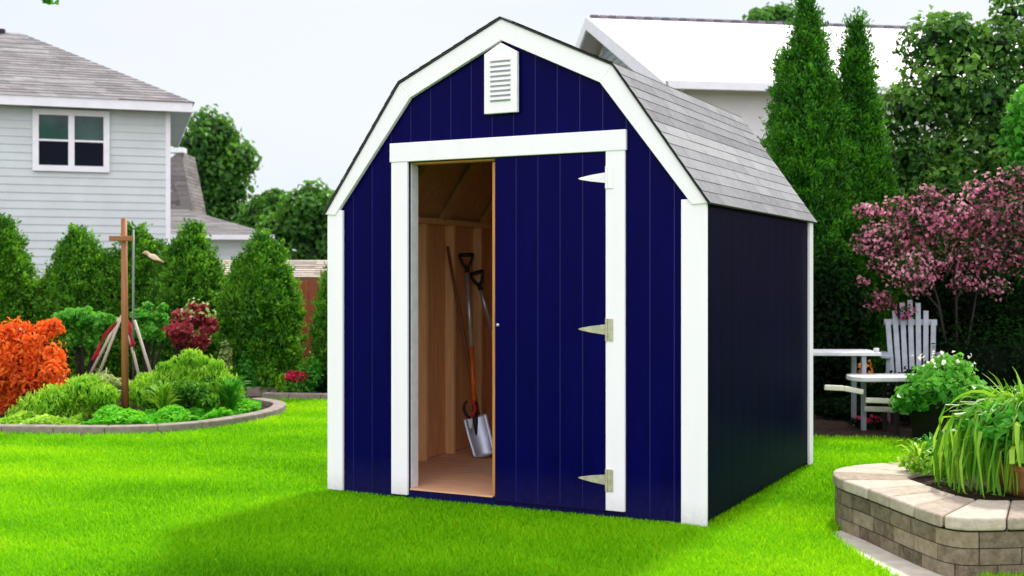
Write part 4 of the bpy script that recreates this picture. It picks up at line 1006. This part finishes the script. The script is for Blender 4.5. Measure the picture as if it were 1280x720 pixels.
mb.poly([A,B,C_,D_][::-1]); rf_=mb.build('roof',M['houseroof'],hs)
mb=MB(); mb.box((Rg[0]-4,Rg[1]-.12,Rg[2]-.02),(Rg[0]-.35,Rg[1]+.12,Rg[2]+.06)); mb.build('ridge_vent',M['darkgap'],rf_)
# low wing to its right
wg=thing('neighbour_garage','single storey pale wing with shallow hipped roof right of the grey house','garage',(at(215,300,27.2).x,27.2,0),R(13))
qz=at(300,293,27.2).z; wx=(at(318,300,27.2).x-at(215,300,27.2).x)
mb=MB(); lap(mb,-2.5,wx-.06,0,qz-.12,0,.16); mb.build('wall',M['siding'],wg)
mb=MB(); mb.box((-2.5,.003,0),(wx-.02,5,qz-.12)); mb.build('wall_core',M['siding'],wg)
mb=MB(); mb.box((wx-.06,-.03,0),(wx,.1,qz-.12)); mb.build('corner_board',M['white'],wg)
mb=MB(); e0=(-2.5,-.4,qz);e1=(wx+.36,-.4,qz);e2=(wx+.36,5.4,qz);e3=(-2.5,5.4,qz);r1=(.25,2.5,qz+.70);r0=(-2.5,2.5,qz+.70)
roof_quads(mb,e0,e1,r1,r0,16); roof_quads(mb,e1,e2,r1,r1,16); roof_quads(mb,e2,e3,r0,r1,8); mb.build('roof',M['houseroof'],wg)
mb=MB(); mb.box((-2.5,-.46,qz-.12),(wx+.40,-.38,qz-.005)); mb.box((wx+.36,-.379,qz-.12),(wx+.40,5.4,qz-.005)); mb.box((-2.5,-.379,qz-.12),(wx+.359,5.3,qz-.09)); mb.build('gutter',M['white'],wg)
# steep roofed house behind
q=at(226,190,36); sh_=thing('steep_roof_house','steep dark roofed house peeking out behind the grey house','house',(q.x,36,0),R(0))
zt=q.z; e_=at(243,275,36); dx=e_.x-q.x; ze=e_.z
mb=MB(); roof_quads(mb,(dx,0,ze),(dx,1.6,ze),(0,1.6,zt),(0,0,zt),18); roof_quads(mb,(-3.5,0,ze),(-3.5,1.6,ze),(0,1.6,zt),(0,0,zt),18)
roof_quads(mb,(-3.5,-.02,ze),(dx,-.02,ze),(0,-.02,zt),(0,-.02,zt),14); mb.build('roof',M['darkroof'],sh_)
mb=MB(); mb.box((-3.4,.05,0),(dx-.05,1.5,ze)); mb.build('wall',M['sidingw'],sh_)
mb=MB(); mb.box((-.5,-.06,zt-.02),(.10,.3,zt+.13)); mb.build('chimney',M['white'],sh_)
# low tan roofed shed behind fence
q=at(392,350,19); ts=thing('low_shed','low shed with tan roof behind the red fence','shed',(q.x,19,0),R(6))
zt=at(392,324,19).z; ze=at(392,338,19).z
mb=MB(); mb.box((-1.6,0,0),(1.6,2.2,ze-.08)); mb.build('wall',M['fence'],ts)
mb=MB(); roof_quads(mb,(-1.75,-.2,ze-.12),(1.75,-.2,ze-.12),(1.75,1.1,zt),(-1.75,1.1,zt),8); roof_quads(mb,(-1.75,2.4,ze-.12),(1.75,2.4,ze-.12),(1.75,1.1,zt),(-1.75,1.1,zt),8); mb.build('roof',M['tanroof'],ts)
mb=MB(); mb.box((-1.76,-.23,ze-.17),(1.76,-.205,ze-.10)); mb.build('fascia',M['bark'],ts)
# white house on the right: ridge runs to the right, gable end faces left
wa=R(9); q=at(735,22,26); wh=thing('white_house','large white roofed house with grey gable behind the shed','house',(q.x,26,0),wa)
zr=q.z; hd=6.0; qe=at(836,108,20.6); zeb=qe.z; LNG=13.0
mb=MB(); roof_quads(mb,(0,-hd,zeb),(LNG,-hd,zeb),(LNG,0,zr),(0,0,zr),14); mb.raw([(0,-hd,zeb-.03),(LNG,-hd,zeb-.03),(LNG,0,zr-.03),(0,0,zr-.03)],[(3,2,1,0)])
mb.raw([(0,hd,zeb),(LNG,hd,zeb),(LNG,0,zr),(0,0,zr)],[(0,1,2,3)]); mb.build('roof',M['whiteroof'],wh)
mb=MB()
mb.prism([(-.05,-hd,zeb-.26),(-.05,-hd,zeb-.0),(-.05,0,zr+.02),(-.05,0,zr-.26)],(.05,0,0)); mb.prism([(-.05,hd,zeb-.26),(-.05,hd,zeb-.0),(-.05,0,zr+.02),(-.05,0,zr-.26)],(.05,0,0)); mb.build('barge_board',M['white'],wh)
mb=MB(); mb.prism([(.5,-hd+.5,0),(.5,hd-.5,0),(.5,hd-.5,zeb+.1),(.5,0,zr-.20),(.5,-hd+.5,zeb+.1)],(LNG-.8,0,0)); mb.build('wall',M['sidingw'],wh)
mb=MB(); 
s=(zr-zeb)/hd
for i in range(40):
    z=zeb-1+i*.16; e=z+.16; y=min(hd-.52,max(.05,(zr-.22-e)/s))
    if e>zr-.25: break
    mb.raw([(.478,-y,z),(.478,y,z),(.495,y,e),(.495,-y,e)],[(0,1,2,3)],random.random())
mb.build('gable_siding',M['soffit'],wh)
mb=MB(); x=.05; k=0
while x<LNG-.2:
    mb.box((x,-.07,zr-.02),(x+.17,.07,zr+.05),1.0 if k%2 else 0.0); x+=.2; k+=1
mb.build('ridge_tiles',M['ridge'],wh)
mb=MB(); mb.box((.02,-hd-.10,zeb-.13),(LNG,-hd-.005,zeb+.005)); mb.build('gutter',M['white'],wh)
add_window(wh,3.3,zeb-1.0,1.5,1.1,-hd+.5)

# ------------------------------------------------------------------ far trees
def far(label,px,py,Y,rp,seed,n,h2=None,mat='broad',L=.22,extra=()):
    q=at(px,py,Y); r=rp/F*Y; h=q.z
    lm=rand_lumps((0,0,h-r*1.25),(r*.95,r*.9,r*1.15),16,r*.46,seed)+[(0,0,h-r*.55,r*.55,r*.55,r*.55),(0,0,h*.35,r*.8,r*.8,h*.35)]
    lm+=[(a*r,b*r,c*r+h,s*r,s*r,s*r) for a,b,c,s in extra]
    broad('broadleaf_tree',label,(q.x,Y,0),h*.6,.18,lm,n,L,mat,group='broadleaf trees behind the houses',coref=.7)
far('round topped broadleaf tree right of the grey house',262,136,44,52,21,9000,extra=((.3,0,-1.9,.7),(-.3,0,-2.4,.7),(.5,0,-2.9,.7)))
far('broadleaf tree left of the shed roof corner',392,228,40,40,22,6500,extra=((-.6,0,-.8,.5),(-1.2,0,-1.6,.6)))
far('lower broadleaf tree between the garage and the shed',345,236,43,30,23,5500,extra=((-.8,0,-1.2,.7),(.5,0,-1.6,.7),(-1.3,0,-2,.7)))
far('broadleaf tree top rising over the white roof ridge',962,8,38,36,24,5000,L=.2,extra=((.5,0,-.3,.4),(-.5,0,-.5,.4)))
# tree outside the left edge whose branch tip dips into the picture
ot=thing('overhanging_tree','leafy branch tip hanging in at the top left corner','tree',(-6.4,12.2,0))
q=at(62,2,12.0); tip=(q.x+6.4,-.2,q.z)
lm=[(0,0,5.4,1.0,1.0,.8),(.5,-.1,5.2,.6,.6,.5),(-.6,.2,5.0,.8,.8,.6),(tip[0],tip[1],tip[2]+.05,.10,.08,.07),(tip[0]-.12,tip[1],tip[2]+.16,.16,.12,.10)]
trunk_mesh(5.0,.11,[((0,0,3.6),(.5,-.1,5.2),.04),((0,0,3.2),(-.6,.2,5),.05)],9).build('trunk',M['bark'],ot)
mb=MB(); mb.tube([(0,0,4.6),(1.0,-.1,5.35),(tip[0]-.25,tip[1],tip[2]+.75),(tip[0],tip[1],tip[2]+.1)],[.035,.028,.016,.006],7); mb.build('limb',M['bark'],ot)
mb=MB(); core(mb,lm[:3],.5); lump_crown(mb,lm,2600,.11,.6); mb.build('crown',M['green'],ot)
